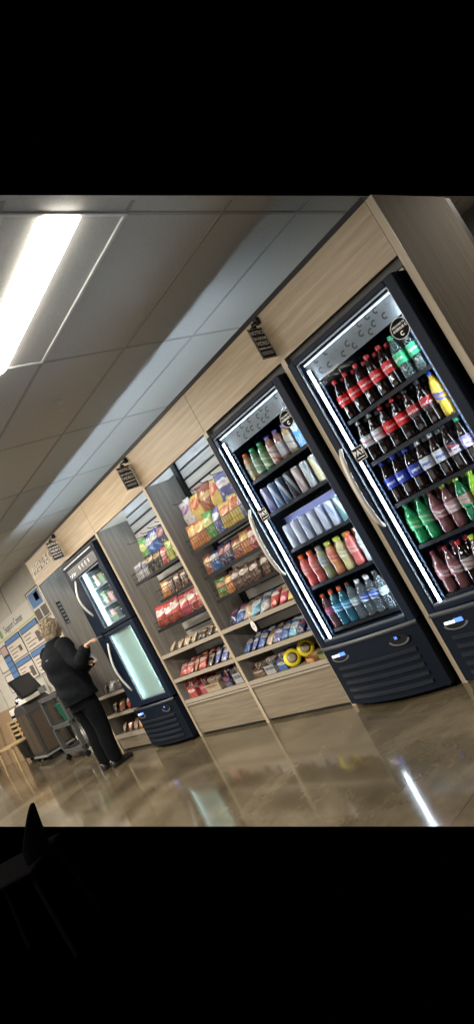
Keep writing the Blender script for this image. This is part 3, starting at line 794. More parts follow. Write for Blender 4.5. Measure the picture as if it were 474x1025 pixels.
rowsC = [['j0', 'j1', 'j2', 'j3', 'j4', 'j5'], ['c0', 'c1', 'c2', 'c3', 'c4', 'c5', 'c6'], ['p0', 'p0', 'p1', 'p0', 'p1', 'p1', 'p2'],
         ['s0', 's0', 's1', 's2', 's3', 's0', 's4'], ['w0', 'w1', 'w1', 'w2', 'w3', 'w3', 'w2', 'w2']]
pit = [.086, .085, .084, .090, .083]
for s, row in enumerate(rowsC):
    for k, key in enumerate(row):
        for dep in range(1 if s == 2 else 2):
            x = -3.018 + pit[s] * k + .006 * dep + (.02 if s == 2 else 0)
            lb = f"{NAMES[key]}, {ORD[k]} from left, {['front', 'second'][dep]} row, {SHN[s]} shelf, middle cooler"
            put(key, (x, .060 + .080 * dep, SH_C[s]), lb, f'drinks on the {SHN[s]} shelf of the middle cooler', random.uniform(-.5, .7), s=(1.06, 1.06, 1.06, 1.06, 1.08)[s])
# carton-like tall pouch bottle at the right of the top shelf
def carton(x, dep, label):
    t = thing('drink_carton', label, 'carton', (x, .035 + .075 * dep, SH_C[0]), (0, 0, .12))
    m = MB(); m.box(-.03, 0, 0, .03, .06, .185)
    m.build('box', bagmat('carton_blue', (.05, .28, .62), (.75, .75, .8), (.62, .42, .30), 2), t)
    m = MB(); m.prism([(0, .185), (.06, .185), (.03, .205)], -.03, .03, 'x'); m.build('gable', mat('carton_top', (.65, .5, .42), .4), t)
carton(-2.492, 0, 'blue drink carton at the right end of the top shelf, middle cooler')
# lavender translucent tray holding the pale cans
t = thing('plastic_bin', 'lavender translucent plastic bin around the pale cans, third shelf, middle cooler', 'bin', (-3.035, .115, 1.11))
lv = mat('lavender_plastic', (.34, .38, .80), .4)
m = MB(); m.box(.0, .0, .004, .61, .006, .205); m.box(0, .006, .004, .006, .30, .205); m.box(.604, .006, .004, .61, .30, .205); m.box(0, .0, .0, .61, .30, .004); bevel(m.build('shell', lv, t), .002)
m = MB(); m.box(-.004, -.004, .205, .614, .010, .211); m.build('rim', mat('lavender_rim', (.40, .44, .75), .3), t)
# inside the two-door cooler
def tub(x, y, z, w, d, h, lidc, bodyc, label, g):
    t = thing('food_tub', label, 'food tub', (x, y, z), (0, 0, random.uniform(-.15, .15)), g)
    m = MB(); m.rings([[(-w * .42, -d * .42, 0), (w * .42, -d * .42, 0), (w * .42, d * .42, 0), (-w * .42, d * .42, 0)], [(-w / 2, -d / 2, h), (w / 2, -d / 2, h), (w / 2, d / 2, h), (-w / 2, d / 2, h)]]); bevel(fixn(m.build('tub_body', bodyc, t)), .008)
    m = MB(); m.box(-w / 2 - .003, -d / 2 - .003, h, w / 2 + .003, d / 2 + .003, h + .008); m.box(-w * .3, -d * .3, h + .008, w * .3, d * .3, h + .0088, 1); bevel(m.build('lid', [lidc, M['black']], t), .002)
    return t
k = 0
cols = [M['white'], mat('tub_tan', (.55, .42, .25), .5), mat('tub_green', (.25, .38, .2), .5), mat('tub_pink', (.6, .35, .33), .5), mat('tub_dark', (.06, .06, .06), .5)]
for si, z in enumerate((1.69, 1.49, 1.31)):
    for i, (xx, hh) in enumerate(((-5.74, .055), (-5.62, .10), (-5.50, .07), (-5.40, .085))):
        for st in range(2 if hh < .08 else 1):
            tub(xx, .10, z + st * (hh + .009), .10, .12, hh, cols[(k * 3) % 5] if k % 3 else M['white'], cols[k % 5],
                f"small {['flat', 'tall'][hh > .08]} food tub, {ORD[i]} from left{', upper one' if st else ''}, {SHN[si]} shelf, two-door cooler", 'food tubs behind the upper glass door')
            k += 1
for si, z in enumerate((.98, .74, .51)):
    for i, xx in enumerate((-5.66, -5.54, -5.42)):
        tub(xx, .12, z, .10, .13, .075, mat('tub_yellow', (.75, .68, .3), .5), cols[(k + i) % 3],
            f"pale food tub behind the fogged lower door, {ORD[i]} from left, {['top', 'middle', 'bottom'][si]} shelf", 'food tubs behind the fogged door')

# ------------------------------------------------------------------ snack bags
def bag_mesh(w, h, th, seed, nu=8, nv=10):
    rnd = random.Random(seed); m = MB(); ph = [rnd.uniform(0, 6.28) for _ in range(4)]
    idx = {}
    for side in (0, 1):
        for j in range(nv + 1):
            v = j / nv
            for i in range(nu + 1):
                u = i / nu
                edge = i in (0, nu) or j in (0, nv)
                if side == 1 and edge: idx[(1, i, j)] = idx[(0, i, j)]; continue
                prof = (math.sin(PI * min(max((v - .06) / .88, 0), 1))) ** .55 * (math.sin(PI * u)) ** .6
                t_ = th / 2 * prof * (1 + .18 * math.sin(7 * u + ph[0] + 3 * v) + .14 * math.sin(9 * v + ph[1] - 4 * u))
                pinch = 1 - .07 * math.sin(PI * v) * 1.0
                x = (u - .5) * w * pinch + .004 * math.sin(11 * v + ph[2]) * (1 if i in (0, nu) else .3)
                z = v * h
                y = (-1 if side == 0 else 1) * max(t_, 0) + .003 * math.sin(8 * u + ph[3]) * (1 if j in (0, nv) else 0)
                idx[(side, i, j)] = len(m.v); m.v.append((x, y, z))
    for side in (0, 1):
        for j in range(nv):
            for i in range(nu):
                q = [idx[(side, i, j)], idx[(side, i + 1, j)], idx[(side, i + 1, j + 1)], idx[(side, i, j + 1)]]
                uv = [(i / nu, j / nv), ((i + 1) / nu, j / nv), ((i + 1) / nu, (j + 1) / nv), (i / nu, (j + 1) / nv)]
                if side: q = q[::-1]; uv = uv[::-1]
                m.face(q, 0, uv)
    return m
BC = dict(
    whitepurple=((.72, .70, .70), (.30, .08, .35), (.5, .35, .5)), yellow=((.80, .58, .06), (.70, .08, .04), (.80, .66, .25)), orange=((.72, .22, .04), (.80, .65, .15), (.75, .40, .08)),
    brownred=((.38, .10, .05), (.75, .55, .2), (.60, .30, .1)), bluewhite=((.10, .14, .48), (.80, .80, .82), (.65, .65, .70)), pink=((.72, .08, .30), (.8, .7, .75), (.65, .2, .3)),
    green=((.10, .42, .08), (.75, .70, .2), (.55, .55, .2)), blue=((.03, .10, .42), (.75, .72, .6), (.10, .30, .60)), navy=((.02, .03, .14), (.45, .10, .10), (.4, .35, .3)),
    red=((.58, .03, .03), (.75, .70, .66), (.50, .22, .08)), redwhite=((.60, .05, .05), (.8, .8, .76), (.75, .72, .68)), brown=((.16, .07, .045), (.55, .48, .42), (.40, .30, .22)),
    lime=((.62, .68, .10), (.15, .40, .08), (.72, .70, .35)), silver=((.42, .43, .45), (.12, .14, .2), (.65, .65, .65)), black=((.035, .035, .04), (.5, .3, .1), (.35, .25, .15)),
    tan=((.50, .38, .24), (.30, .16, .08), (.60, .50, .35)), cyan=((.06, .38, .62), (.8, .8, .8), (.3, .6, .7)), magenta=((.62, .05, .12), (.7, .6, .3), (.5, .1, .1)), greenred=((.12, .35, .08), (.65, .1, .05), (.75, .30, .08)))
CN = dict(whitepurple='white bag with purple spots', yellow='yellow bag', orange='orange bag', brownred='rusty brown bag', bluewhite='blue and white bag', pink='pink bag', green='green bag',
    blue='blue bag', navy='dark navy bag', red='red bag', redwhite='red bag with white patch', brown='dark brown bag', lime='lime yellow bag', silver='silver bag', black='black bag', tan='tan bag',
    cyan='light blue bag', magenta='crimson bag', greenred='green and orange bag')
def soft(c, f=.74, d=.22):
    g = sum(c) / 3; return tuple((x * (1 - d) + g * d) * f for x in c)
bmats = {k: bagmat('bag_' + k, *[soft(c) for c in v], seed=i) for i, (k, v) in enumerate(BC.items())}
bagcache = {}
def bag(col, w, h, th, loc, rot, label, group, name='snack_bag', var=0):
    w *= (1., 1.06, .96)[var % 3]; h *= (1., .95, 1.05)[var % 3]
    key = (round(w, 3), round(h, 3), round(th, 3), var % 3, col)
    if key in bagcache:
        o = bagcache[key].copy(); COL.objects.link(o)
    else:
        o = bag_mesh(w, h, th, var % 3 + int(w * 1000)).build(name, bmats[col], smooth=True); bagcache[key] = o
    o.location = loc; o.rotation_euler = rot
    tag(o, label, 'snack bag', group); return o

def bagrow(cols, xa, xb, y, z, w, h, th, tilt, place, group, name='snack_bag', jit=.10, dz=0., rows=1, dy=.05, rz=0.):
    n = len(cols)
    for r_ in range(rows):
        for k, c in enumerate(cols):
            x = xa + (xb - xa) * (k + .5) / n
            pre = '' if rows == 1 else ['front ', 'rear '][r_]
            bag(c, w, h, th, (x + random.uniform(-.006, .006), y + dy * r_ + random.uniform(0, .006), z + random.uniform(0, dz) + .012 * r_), (tilt + random.uniform(-.04, .04), random.uniform(-jit, jit), rz + random.uniform(-.2, .2)),
                f"{pre}{CN[c]}, {ORD[k]} from left, {place}", group, name, k)
# right bay (beside the middle cooler)
bagrow(['whitepurple', 'yellow', 'brownred', 'yellow', 'bluewhite', 'pink'], -4.09, -3.25, .165, 1.615, .190, .240, .08, -.05, 'hanging row, right shelving bay', 'bags hanging in the right bay', dz=.02)
bagrow(['orange', 'orange', 'green', 'bluewhite', 'yellow', 'yellow', 'blue'], -4.07, -3.24, .085, 1.458, .160, .210, .07, -.16, 'first basket, right shelving bay', 'bags in the first basket, right bay')
bagrow(['brownred', 'blue', 'navy', 'navy', 'brownred', 'orange', 'redwhite', 'green'], -4.07, -3.24, .085, 1.232, .130, .165, .05, -.22, 'second basket, right shelving bay', 'bags in the second basket, right bay')
bagrow(['greenred', 'orange', 'brown', 'brown', 'brown', 'brown', 'brown'], -4.07, -3.24, .08, 1.027, .130, .155, .045, -.20, 'third basket, right shelving bay', 'bags in the third basket, right bay')
bagrow(['navy', 'blue', 'tan', 'cyan', 'silver', 'red', 'magenta', 'yellow'], -4.12, -3.25, .06, .803, .130, .150, .060, -.95, 'top wooden shelf, right shelving bay', 'pouches on the top wooden shelf, right bay', 'snack_pouch', dz=.004, jit=.2, rows=2, dy=.10)
bagrow(['blue', 'bluewhite', 'blue', 'tan', 'bluewhite', 'blue', 'cyan', 'navy', 'blue'], -4.12, -3.25, .05, .563, .115, .135, .035, -.95, 'middle wooden shelf, right shelving bay', 'candy packets on the middle wooden shelf, right bay', 'candy_packet', rows=2, dy=.09, rz=-.2)
# left bay (beside the two-door cooler)
bagrow(['green', 'blue', 'blue', 'navy', 'green'], -4.93, -4.34, .165, 1.635, .135, .20, .06, -.04, 'hanging row, left shelving bay', 'bags hanging in the left bay')
bagrow(['silver', 'silver', 'black', 'black', 'redwhite', 'lime', 'lime'], -5.07, -4.24, .085, 1.498, .135, .165, .05, -.16, 'first basket, left shelving bay', 'bags in the first basket, left bay')
bagrow(['orange', 'brown', 'brown', 'brown', 'brownred'], -4.82, -4.24, .085, 1.252, .120, .145, .045, -.2, 'second basket, left shelving bay', 'bags in the second basket, left bay')
bagrow(['red', 'red', 'red', 'magenta', 'redwhite', 'redwhite'], -5.11, -4.24, .085, 1.027, .165, .205, .07, -.18, 'third basket, left shelving bay', 'big bags in the third basket, left bay', dz=.01)
bagrow(['tan', 'tan', 'tan', 'tan', 'black', 'black', 'tan'], -5.17, -4.24, .06, .803, .125, .100, .04, -.85, 'top wooden shelf, left shelving bay', 'small pouches on the top wooden shelf, left bay', 'snack_pouch', rz=-.15)
bagrow(['red', 'redwhite', 'brownred', 'red', 'black', 'bluewhite', 'bluewhite', 'tan'], -5.17, -4.24, .05, .563, .125, .140, .04, -.85, 'middle wooden shelf, left shelving bay', 'candy packets on the middle wooden shelf, left bay', 'candy_packet', rows=2, dy=.09, rz=-.15)
# bay behind the person
bagrow(['black', 'silver', 'black', 'silver'], -6.93, -6.2, .07, .658, .15, .125, .05, -.5, 'upper shelf behind the person', 'bags on the upper shelf behind the person', rz=-.2)
bagrow(['black', 'brownred', 'red', 'orange'], -6.93, -6.2, .07, .428, .155, .130, .05, -.45, 'middle shelf behind the person', 'bags on the middle shelf behind the person', rz=-.2)
bagrow(['tan', 'brownred', 'tan', 'orange', 'tan'], -6.93, -6.2, .06, .193, .135, .115, .045, -.6, 'lowest shelf behind the person', 'bags on the lowest shelf behind the person', rz=-.2)
# bottom shelves: boxes, bars, round tubs
def carton_box(x, y, z, w, d, h, c, label, g, rz=0., name='snack_box', bars=0):
    t = thing(name, label, 'box', (x, y, z), (0, 0, rz), g)
    m = MB()
    m.box(-w / 2, 0, 0, w / 2, .003, h * .6); m.box(-w / 2, d - .003, 0, w / 2, d, h); m.box(-w / 2, .003, 0, -w / 2 + .003, d - .003, h * .85); m.box(w / 2 - .003, .003, 0, w / 2, d - .003, h * .85); m.box(-w / 2, .003, 0, w / 2, d - .003, .003)
    m.build('tray', bmats[c], t)
    n = max(2, int(w / .026))
    for k in range(n):
        mm = bag_mesh(.075, h * .95, .018, k, 4, 6)
        o = mm.build('wrapped_bar', bmats[c if k % 2 else 'tan'], t, (-w / 2 + (k + .5) * w / n, d * .5, .004), True, (0, .0, PI / 2 + .1))
    return t
gl_ = 'boxes on the bottom shelf, left bay'
carton_box(-5.08, .04, .350, .13, .16, .165, 'red', 'red and yellow snack box at the left end of the bottom shelf, left bay', gl_)
carton_box(-4.93, .08, .350, .11, .16, .13, 'magenta', 'dark crimson snack box beside the red box, bottom shelf, left bay', gl_, .2)
carton_box(-4.73, .04, .350, .25, .16, .11, 'tan', 'long tan tray of wrapped bars in the middle, bottom shelf, left bay', gl_, -.06)
carton_box(-4.50, .05, .350, .12, .16, .145, 'navy', 'dark snack box with pale bars, bottom shelf, left bay', gl_, -.1)
carton_box(-4.345, .05, .350, .13, .16, .145, 'silver', 'silver and dark snack box by the divider, bottom shelf, left bay', gl_, -.08)
gr_ = 'boxes on the bottom shelf, right bay'
carton_box(-4.05, .05, .350, .14, .16, .10, 'brown', 'brown snack box at the left end, bottom shelf, right bay', gr_)
carton_box(-3.89, .04, .350, .13, .16, .115, 'silver', 'pale snack box with brown bars, bottom shelf, right bay', gr_, -.05)
carton_box(-3.75, .05, .350, .11, .16, .12, 'blue', 'blue snack box left of the yellow tubs, bottom shelf, right bay', gr_, -.1)
def round_tub(x, y, z, c1, label):
    t = thing('round_snack_tub', label, 'tub', (x, y, z), (R(72), 0, R(48)), 'round tubs on the bottom shelf')
    MB().lathe([(.052, -.09), (.060, -.085), (.062, 0), (.058, .004)], 24).build('tub_body', c1, t, smooth=True)
    m = MB(); m.lathe([(.064, -.006), (.065, .006), (.040, .008)], 24, cap=False); fixn(m.build('lid_ring', mat('lid_yellow', (.85, .72, .03), .35), t, smooth=True))
    MB().lathe([(.040, .0075), (.020, .009), (.0005, .009)], 24).build('lid_centre', bmats['tan'], t, smooth=True)
round_tub(-3.625, .075, .412, mat('tub_yel2', (.75, .6, .05), .4), 'round yellow tub tipped on its side, front of bottom shelf, right bay')
round_tub(-3.545, .165, .430, mat('tub_yel2', (.75, .6, .05), .4), 'round yellow tub behind the first, bottom shelf, right bay')
carton_box(-3.425, .04, .350, .12, .18, .045, 'orange', 'low orange tray of candy right of the yellow tubs, bottom shelf, right bay', gr_, -.3)
carton_box(-3.29, .04, .350, .11, .18, .055, 'greenred', 'low green and orange tray by the upright, bottom shelf, right bay', gr_, -.3)
# hanging oval tag
t = thing('shelf_tag', 'white oval tag hanging from the top wooden shelf, right bay', 'tag', (-3.74, -.008, .80))
m = MB(); m.lathe([(.0005, -.0008), (1, -.0008), (1, .0008), (.0005, .0008)], 24); m.v = [(a * .026, c - .004, b2 * .045 - .055) for a, b2, c in m.v]; fixn(m.build('tag_plate', M['white'], t))
m = MB(); m.tube([(0, 0, .03), (0, -.004, .0), (0, -.004, -.015)], .0035, 6); m.build('tag_stem', M['white'], t)
m = MB(); m.arcband(0, -.055, .007, .010, 0, 2 * PI, -.0056, 0, 14); m.build('tag_print', M['grey'], t)

# ------------------------------------------------------------------ notice boards on the far wall
YW = .80
def poster(x0, z0, x1, z1, label, parts, g=None, th=.012, frame=M['black'], face=M['offwhite'], fw=.012):
    t = thing('notice_board', label, 'poster', (x0, YW - .001, z0), group=g)
    w, h = x1 - x0, z1 - z0
    m = MB(); m.box(0, -th, 0, w, 0, fw); m.box(0, -th, h - fw, w, 0, h); m.box(0, -th, fw, fw, 0, h - fw); m.box(w - fw, -th, fw, w, 0, h - fw); m.build('frame', frame, t)
    m = MB(); m.box(fw, -th * .6, fw, w - fw, 0, h - fw); m.build('sheet', face, t)
    for (nm, a, b2, c, d_, mm) in parts:
        m = MB(); m.box(a * w, -th * .6 - .002, b2 * h, c * w, -th * .6 - .0002, d_ * h); m.build(nm, mm, t)
    return t
pb = mat('print_sky_blue', (.12, .26, .55), .5); pd = mat('print_dark_brown', (.13, .11, .10), .5); pk = mat('print_dark_navy', (.04, .05, .09), .5)
pp = mat('print_pale', (.74, .67, .59), .5); pg = mat('print_green', (.25, .42, .2), .5); py = mat('print_lime', (.55, .55, .22), .5)
bd = thing('support_board', 'large framed information board headed Support Center on the far wall', 'poster', (-11.62, YW - .001, 1.20))
w, h = 2.10, 1.14
m = MB(); m.box(-.16, -.012, 0, w, 0, h); m.build('backing', M['offwhite'], bd)
m = MB(); m.box(0, -.014, .86, w, -.0122, .885); m.build('lime_line', py, bd)
text('lettering', 'Support Center', .165, pk, bd, (.52, -.0135, .995), FRONT, 'LEFT', .0006)
m = MB(); m.lathe([(.0005, 0), (.085, 0), (.085, .001), (.0005, .001)], 20, cap=False); m.v = [(.26 + a, -.0135 - c, .985 + b2) for a, b2, c in m.v]; fixn(m.build('logo', pg, bd))
for i, (a, c) in enumerate(((.27, 1.12), (1.18, 2.06))):
    for j, (z0, z1) in enumerate(((.44, .84), (.02, .42))):
        m = MB(); m.box(a, -.022, z0, c, -.0122, z1, 0); m.box(a + .012, -.0235, z0 + .012, c - .012, -.0222, z1 - .10, 1); m.box(a + .03, -.0235, z1 - .085, c - .03, -.0222, z1 - .015, 2)
        sh = m.build('notice_sheet', [pk, pp, pb], bd)
        m = MB()
        for q in range(4): m.box(a + .08, -.0248, z0 + .06 + q * .06, a + .08 + (.25 + .12 * ((q + i + j) % 3)), -.0237, z0 + .075 + q * .06)
        m.box(c - .28, -.0248, z0 + .05, c - .08, -.0237, z0 + .22) if (i + j) % 2 else m.box(a + .55, -.0248, z0 + .10, a + .70, -.0237, z0 + .20)
        m.build('print', pd, sh)
m = MB()
m.box(-.14, -.022, -.02, .23, -.0122, .80)
st = m.build('side_strip', pk, bd)
m = MB()
for q in range(6): m.box(-.11, -.0235, .0 + q * .10, .205, -.0222, .085 + q * .10)
m.build('blue_card', pb, st)
m = MB(); m.box(-.11, -.0235, .63, .205, -.0222, .78); m.build('pink_card', mat('print_pink', (.60, .42, .40), .5), st)
poster(-9.55, 1.93, -8.95, 2.42, 'framed blue poster above the grey pictures, beside the oak end panel', [('print', .1, .45, .9, .92, pb), ('print', .5, .60, .8, .85, pk), ('picture', .06, .05, .46, .38, pd), ('picture', .54, .05, .94, .38, pd)])
poster(-12.25, 1.18, -11.70, 1.52, 'small framed white notice left of the information board, lower of two', [('print', .15, .2, .8, .3, pp)])
poster(-12.25, 1.58, -11.70, 1.92, 'small framed white notice left of the information board, upper of two', [('print', .15, .6, .8, .7, pp)])

# ------------------------------------------------------------------ things at the far left
def slab_thing(name, label, cat, x, y, w, h, th, lean, m_, rz=0.):
    t = thing(name, label, cat, (x, y, 0), (lean, 0, rz))
    m = MB(); m.box(0, 0, 0, w, th, h); bevel(m.build('sheet', m_, t), .004); return t
cb = speckle('cardboard', (.30, .20, .115), (.36, .25, .15), 12, .85)
t = slab_thing('cardboard_sheet', 'tall brown cardboard sheet leaning on the far wall, left one', 'cardboard', -14.9, .50, 1.55, .98, .05, -.12, cb)
m = MB(); m.box(.70, -.003, .02, .716, -.0002, .96); m.build('fold_crease', M['txtdark'], t)
slab_thing('cardboard_sheet', 'brown cardboard sheet leaning on the far wall behind the wooden chair', 'cardboard', -13.25, .52, 1.25, .98, .05, -.12, cb)
slab_thing('white_board_offcut', 'pale low board standing in front of the cardboard', 'board', -15.3, .28, 1.2, .38, .04, -.1, M['offwhite'])
# light wooden chair
wd = wood('birch', (.34, .24, .12), (.46, .34, .19), 'x')
t = thing('wooden_bench', 'light wooden bench with a slotted back standing before the dark cabinet and cardboard', 'bench', (-11.33, .17, 0), (0, 0, R(186)))
m = MB(); m.box(-.33, -.20, .41, .33, .20, .445); bevel(m.build('seat', wd, t), .01)
for sx in (-1, 1):
    for sy in (-1, 1):
        m = MB(); m.tube([(sx * .29, sy * .16, .41), (sx * .31, sy * .18, 0)], [.022, .016], 8); m.build('leg', wd, t)
    m = MB(); m.tube([(sx * .30, -.17, .44), (sx * .30, -.19, .78)], .018, 8); m.build('back_post', wd, t)
m = MB()
for z in (.52, .60, .68, .76): m.box(-.30, -.20, z - .018, .30, -.185, z + .018)
m.box(-.02, -.20, .45, .02, -.186, .77)
m.build('backrest', wd, t)
# coffee maker like white machine on a small cabinet
t = thing('side_cabinet', 'low dark cabinet against the far wall behind the wooden bench', 'cabinet', (-11.95, .42, 0))
m = MB(); m.box(0, 0, .05, .85, .36, .74); bevel(m.build('body', M['grey'], t), .006)
m = MB(); m.box(.01, -.015, .07, .42, -.001, .72); m.build('door', M['black'], t); m = MB(); m.box(.43, -.015, .07, .84, -.001, .72); m.build('door', M['black'], t)
for x in (.06, .79):
    m = MB(); m.tube([(x, .06, 0), (x, .06, .05)], .02, 8); m.tube([(x, .32, 0), (x, .32, .05)], .02, 8); m.build('foot', M['black'], t)
t = thing('drink_dispenser', 'white counter machine with a row of dark knobs on the dark cabinet', 'dispenser', (-11.80, .46, .741))
m = MB(); m.box(0, 0, 0, .62, .28, .20); bevel(m.build('housing', M['offwhite'], t), .012)
for k in range(4):
    m = MB(); m.tube([(.10 + .14 * k, -.001, .07), (.10 + .14 * k, -.03, .07)], .026, 12); m.build('knob', M['black'], t)
t = thing('steel_kettle', 'shiny steel kettle standing on the white counter machine', 'kettle', (-11.40, .62, .942))
MB().lathe([(.09, 0), (.12, .02), (.115, .10), (.06, .15), (.02, .165), (.015, .18), (.001, .185)], 20).build('body', M['chrome'], t, smooth=True)
m = MB(); m.tube([(.10, 0, .06), (.16, 0, .11), (.19, 0, .14)], [.018, .013, .01], 8); m.build('spout', M['chrome'], t)
m = MB(); m.tube([(-.08, 0, .12), (-.09, 0, .20), (0, 0, .25), (.08, 0, .20), (.07, 0, .13)], .008, 8); m.build('handle', M['black'], t)
# wheeled black bin / cabinet
t = thing('rolling_cabinet', 'tall black rolling cabinet with a brown side panel left of the grey cart', 'cabinet', (-10.90, .26, 0), (0, 0, R(-3)))
m = MB(); pr = [(0, .10), (.98, .10), (.98, .80), (.92, .90), (.75, .955), (.25, .955), (.06, .90), (0, .80)]
pr = [(a * .74, b2) for a, b2 in pr]; m.prism(pr, 0, .44, 'y'); bevel(fixn(m.build('body', mat('cabinet_charcoal', (.030, .030, .030), .5), t)), .01)
m = MB(); m.box(.727, .05, .14, .738, .39, .76); m.build('side_panel', mat('panel_brown', (.06, .044, .03), .5), t)
m = MB(); m.box(.05, -.012, .16, .36, -.001, .80); m.build('door', mat('panel_brown', (.06, .044, .03), .5), t)
m = MB(); m.box(.38, -.012, .16, .69, -.001, .80); m.build('door', mat('panel_brown', (.06, .044, .03), .5), t)
m = MB(); m.box(-.02, -.02, .075, .76, .46, .0995); m.build('dolly', M['grey'], t)
for x in (.06, .68):
    for y in (.03, .41): m = MB(); m.tube([(x - .012, y, .036), (x + .012, y, .036)], .036, 12); m.box(x - .02, y - .015, .036, x + .02, y + .015, .075); m.build('caster', M['black'], t)
# black kiosk screen and hood on top
t = thing('payment_kiosk', 'black self-checkout screen tilted on a stand atop the rolling cabinet', 'kiosk', (-10.42, .46, .957), (0, 0, R(118)))
t.scale = (.78, .9, .95)
m = MB(); m.prism([(-.16, 0), (.16, 0), (.10, .03), (.05, .03), (.03, .16), (-.03, .16), (-.05, .03), (-.10, .03)], -.10, .10, 'x'); fixn(m.build('stand', M['black'], t))
m = MB(); m.box(-.31, -.02, -.18, .31, .02, .20, 0, Matrix.Translation((0, -.02, .24)) @ Matrix.Rotation(R(-22), 4, 'X')); bevel(m.build('screen_case', M['black'], t), .01)
m = MB(); m.box(-.28, -.0225, -.15, .28, -.0203, .17, 0, Matrix.Translation((0, -.02, .24)) @ Matrix.Rotation(R(-22), 4, 'X')); m.build('screen', mat('dark_screen', (.02, .02, .025), .45), t)
m = MB(); m.box(.16, -.20, 0, .26, -.08, .11); bevel(m.build('card_reader', M['grey'], t), .008)
t = thing('paper_stack', 'stack of pale papers beside the black screen', 'papers', (-10.30, .40, .957), (0, 0, .3))
m = MB()
for k in range(5): m.box(-.10 + .004 * (k % 2), -.14, .012 * k, .10, .14 - .005 * (k % 3), .012 * k + .010, 0)
m.build('sheets', M['offwhite'], t)
# grey utility cart
gc = mat('cart_grey', (.055, .058, .060), .6)
t = thing('utility_cart', 'grey plastic utility cart with two shelves behind the person', 'cart', (-8.97, .06, 0), (0, 0, 0))
for z in (.10, .46, .86):
    m = MB(); m.box(0, 0, z, .78, .46, z + .02); m.box(0, 0, z + .02, .78, .02, z + .06); m.box(0, .44, z + .02, .78, .46, z + .06); m.box(0, .02, z + .02, .02, .44, z + .06); m.box(.76, .02, z + .02, .78, .44, z + .06)
    bevel(m.build('shelf', gc, t), .004)
for x in (.03, .75):
    for y in (.03, .43):
        m = MB(); m.box(x - .03, y - .03, .085, x + .03, y + .03, .90); bevel(m.build('post', gc, t), .006)
        m = MB(); m.tube([(x - .012, y, .04), (x + .012, y, .04)], .04, 12); m.box(x - .02, y - .012, .04, x + .02, y + .012, .085); m.build('caster', M['black'], t)
t = thing('green_tote', 'dark green plastic tote on the middle shelf of the grey cart', 'tote', (-8.46, .29, .481), (0, 0, 0))
m = MB(); m.rings([[(-.17, -.13, 0), (.17, -.13, 0), (.17, .13, 0), (-.17, .13, 0)], [(-.20, -.16, .27), (.20, -.16, .27), (.20, .16, .27), (-.20, .16, .27)]]); bevel(fixn(m.build('tub_body', mat('tote_green', (.008, .085, .05), .4), t)), .008)
m = MB(); m.box(-.21, -.17, .27, .21, .17, .285); bevel(m.build('rim', mat('tote_rim', (.015, .12, .075), .4), t), .004)
def blob(name, r, seed, m_, label, cat, loc, amp=.12):
    m = MB(); rnd = random.Random(seed); ph = [rnd.uniform(0, 6.28) for _ in range(6)]; rings = []
    for i in range(13):
        th_ = PI * (.04 + .94 * i / 12); ring = []
        for j in range(20):
            p_ = 2 * PI * j / 20; q = 1 + amp * (math.sin(3 * p_ + ph[0] + 2 * th_) + .6 * math.sin(7 * p_ + ph[1] - 5 * th_) + .5 * math.sin(5 * th_ + ph[2]))
            ring.append((r[0] * q * math.sin(th_) * math.cos(p_), r[1] * q * math.sin(th_) * math.sin(p_), r[2] * (1 - math.cos(th_)) * .5 * 2 * .5 * (1 + .0 * q)))
        rings.append(ring)
    m.rings(rings); o = fixn(m.build(name, m_, smooth=True)); o.location = loc; tag(o, label, cat); return o
blob('white_plastic_bag', (.19, .13, .34), 4, mat('bag_plastic', (.85, .85, .82), .45), 'crumpled white plastic bag on the bottom shelf of the grey cart', 'bag', (-8.44, .26, .121))

# chair in the near left corner
t = thing('plastic_chair', 'black plastic tub chair whose back pokes up in the near left corner', 'chair', (-3.335, -2.0, 0), (0, 0, R(-131)))
bk = mat('chair_black', (.0022, .0022, .0025), 1., spec=0.)
m = MB(); k0 = len(m.v); NU, NV = 16, 10
for i in range(NU + 1):
    u = i / NU * 2 - 1
    for j in range(NV + 1):
        v = j / NV; top = .650 - .16 * u * u
        s_ = .02 + .085 * u * u + .03 * (1 - v) * (1 - u * u); m.v.append((s_, .12 * u * (1 - .12 * v), .42 + v * (top - .42)))
for i in range(NU):
    for j in range(NV): a_ = k0 + i * (NV + 1) + j; m.face((a_, a_ + NV + 1, a_ + NV + 2, a_ + 1))
o = m.build('back_shell', bk, t, smooth=True); sd = o.modifiers.new('thickness', 'SOLIDIFY'); sd.thickness = .008
m = MB(); m.box(.05, -.20, .405, .44, .20, .425); bevel(m.build('seat', bk, t), .02)
for sx in (.09, .40):
    for sy in (-1, 1): m = MB(); m.tube([(sx, sy * .15, .405), (sx + (sx - .25) * .3, sy * .19, 0)], .010, 8); m.build('leg', bk, t)

# ------------------------------------------------------------------ person
def bake(o, vox, smooth_it=6, decimate=None):
    r = o.modifiers.new('remesh', 'REMESH'); r.mode = 'VOXEL'; r.voxel_size = vox; r.use_smooth_shade = True
    s = o.modifiers.new('smooth', 'SMOOTH'); s.iterations = smooth_it; s.factor = .5
    dg = bpy.context.evaluated_depsgraph_get(); dg.update()
    me = bpy.data.meshes.new_from_object(o.evaluated_get(dg)); mats_ = [m_ for m_ in o.data.materials]
    o.modifiers.clear(); o.data = me; me.materials.clear()
    for m_ in mats_: me.materials.append(m_)
    me.polygons.foreach_set('use_smooth', [True] * len(me.polygons)); me.polygons.foreach_set('material_index', [0] * len(me.polygons))
    return o
def ell(c, rx, ry, n=20, tilt=0.):
    return [(c[0] + rx * math.cos(2 * PI * j / n), c[1] + ry * math.sin(2 * PI * j / n), c[2] + tilt * math.sin(2 * PI * j / n)) for j in range(n)]
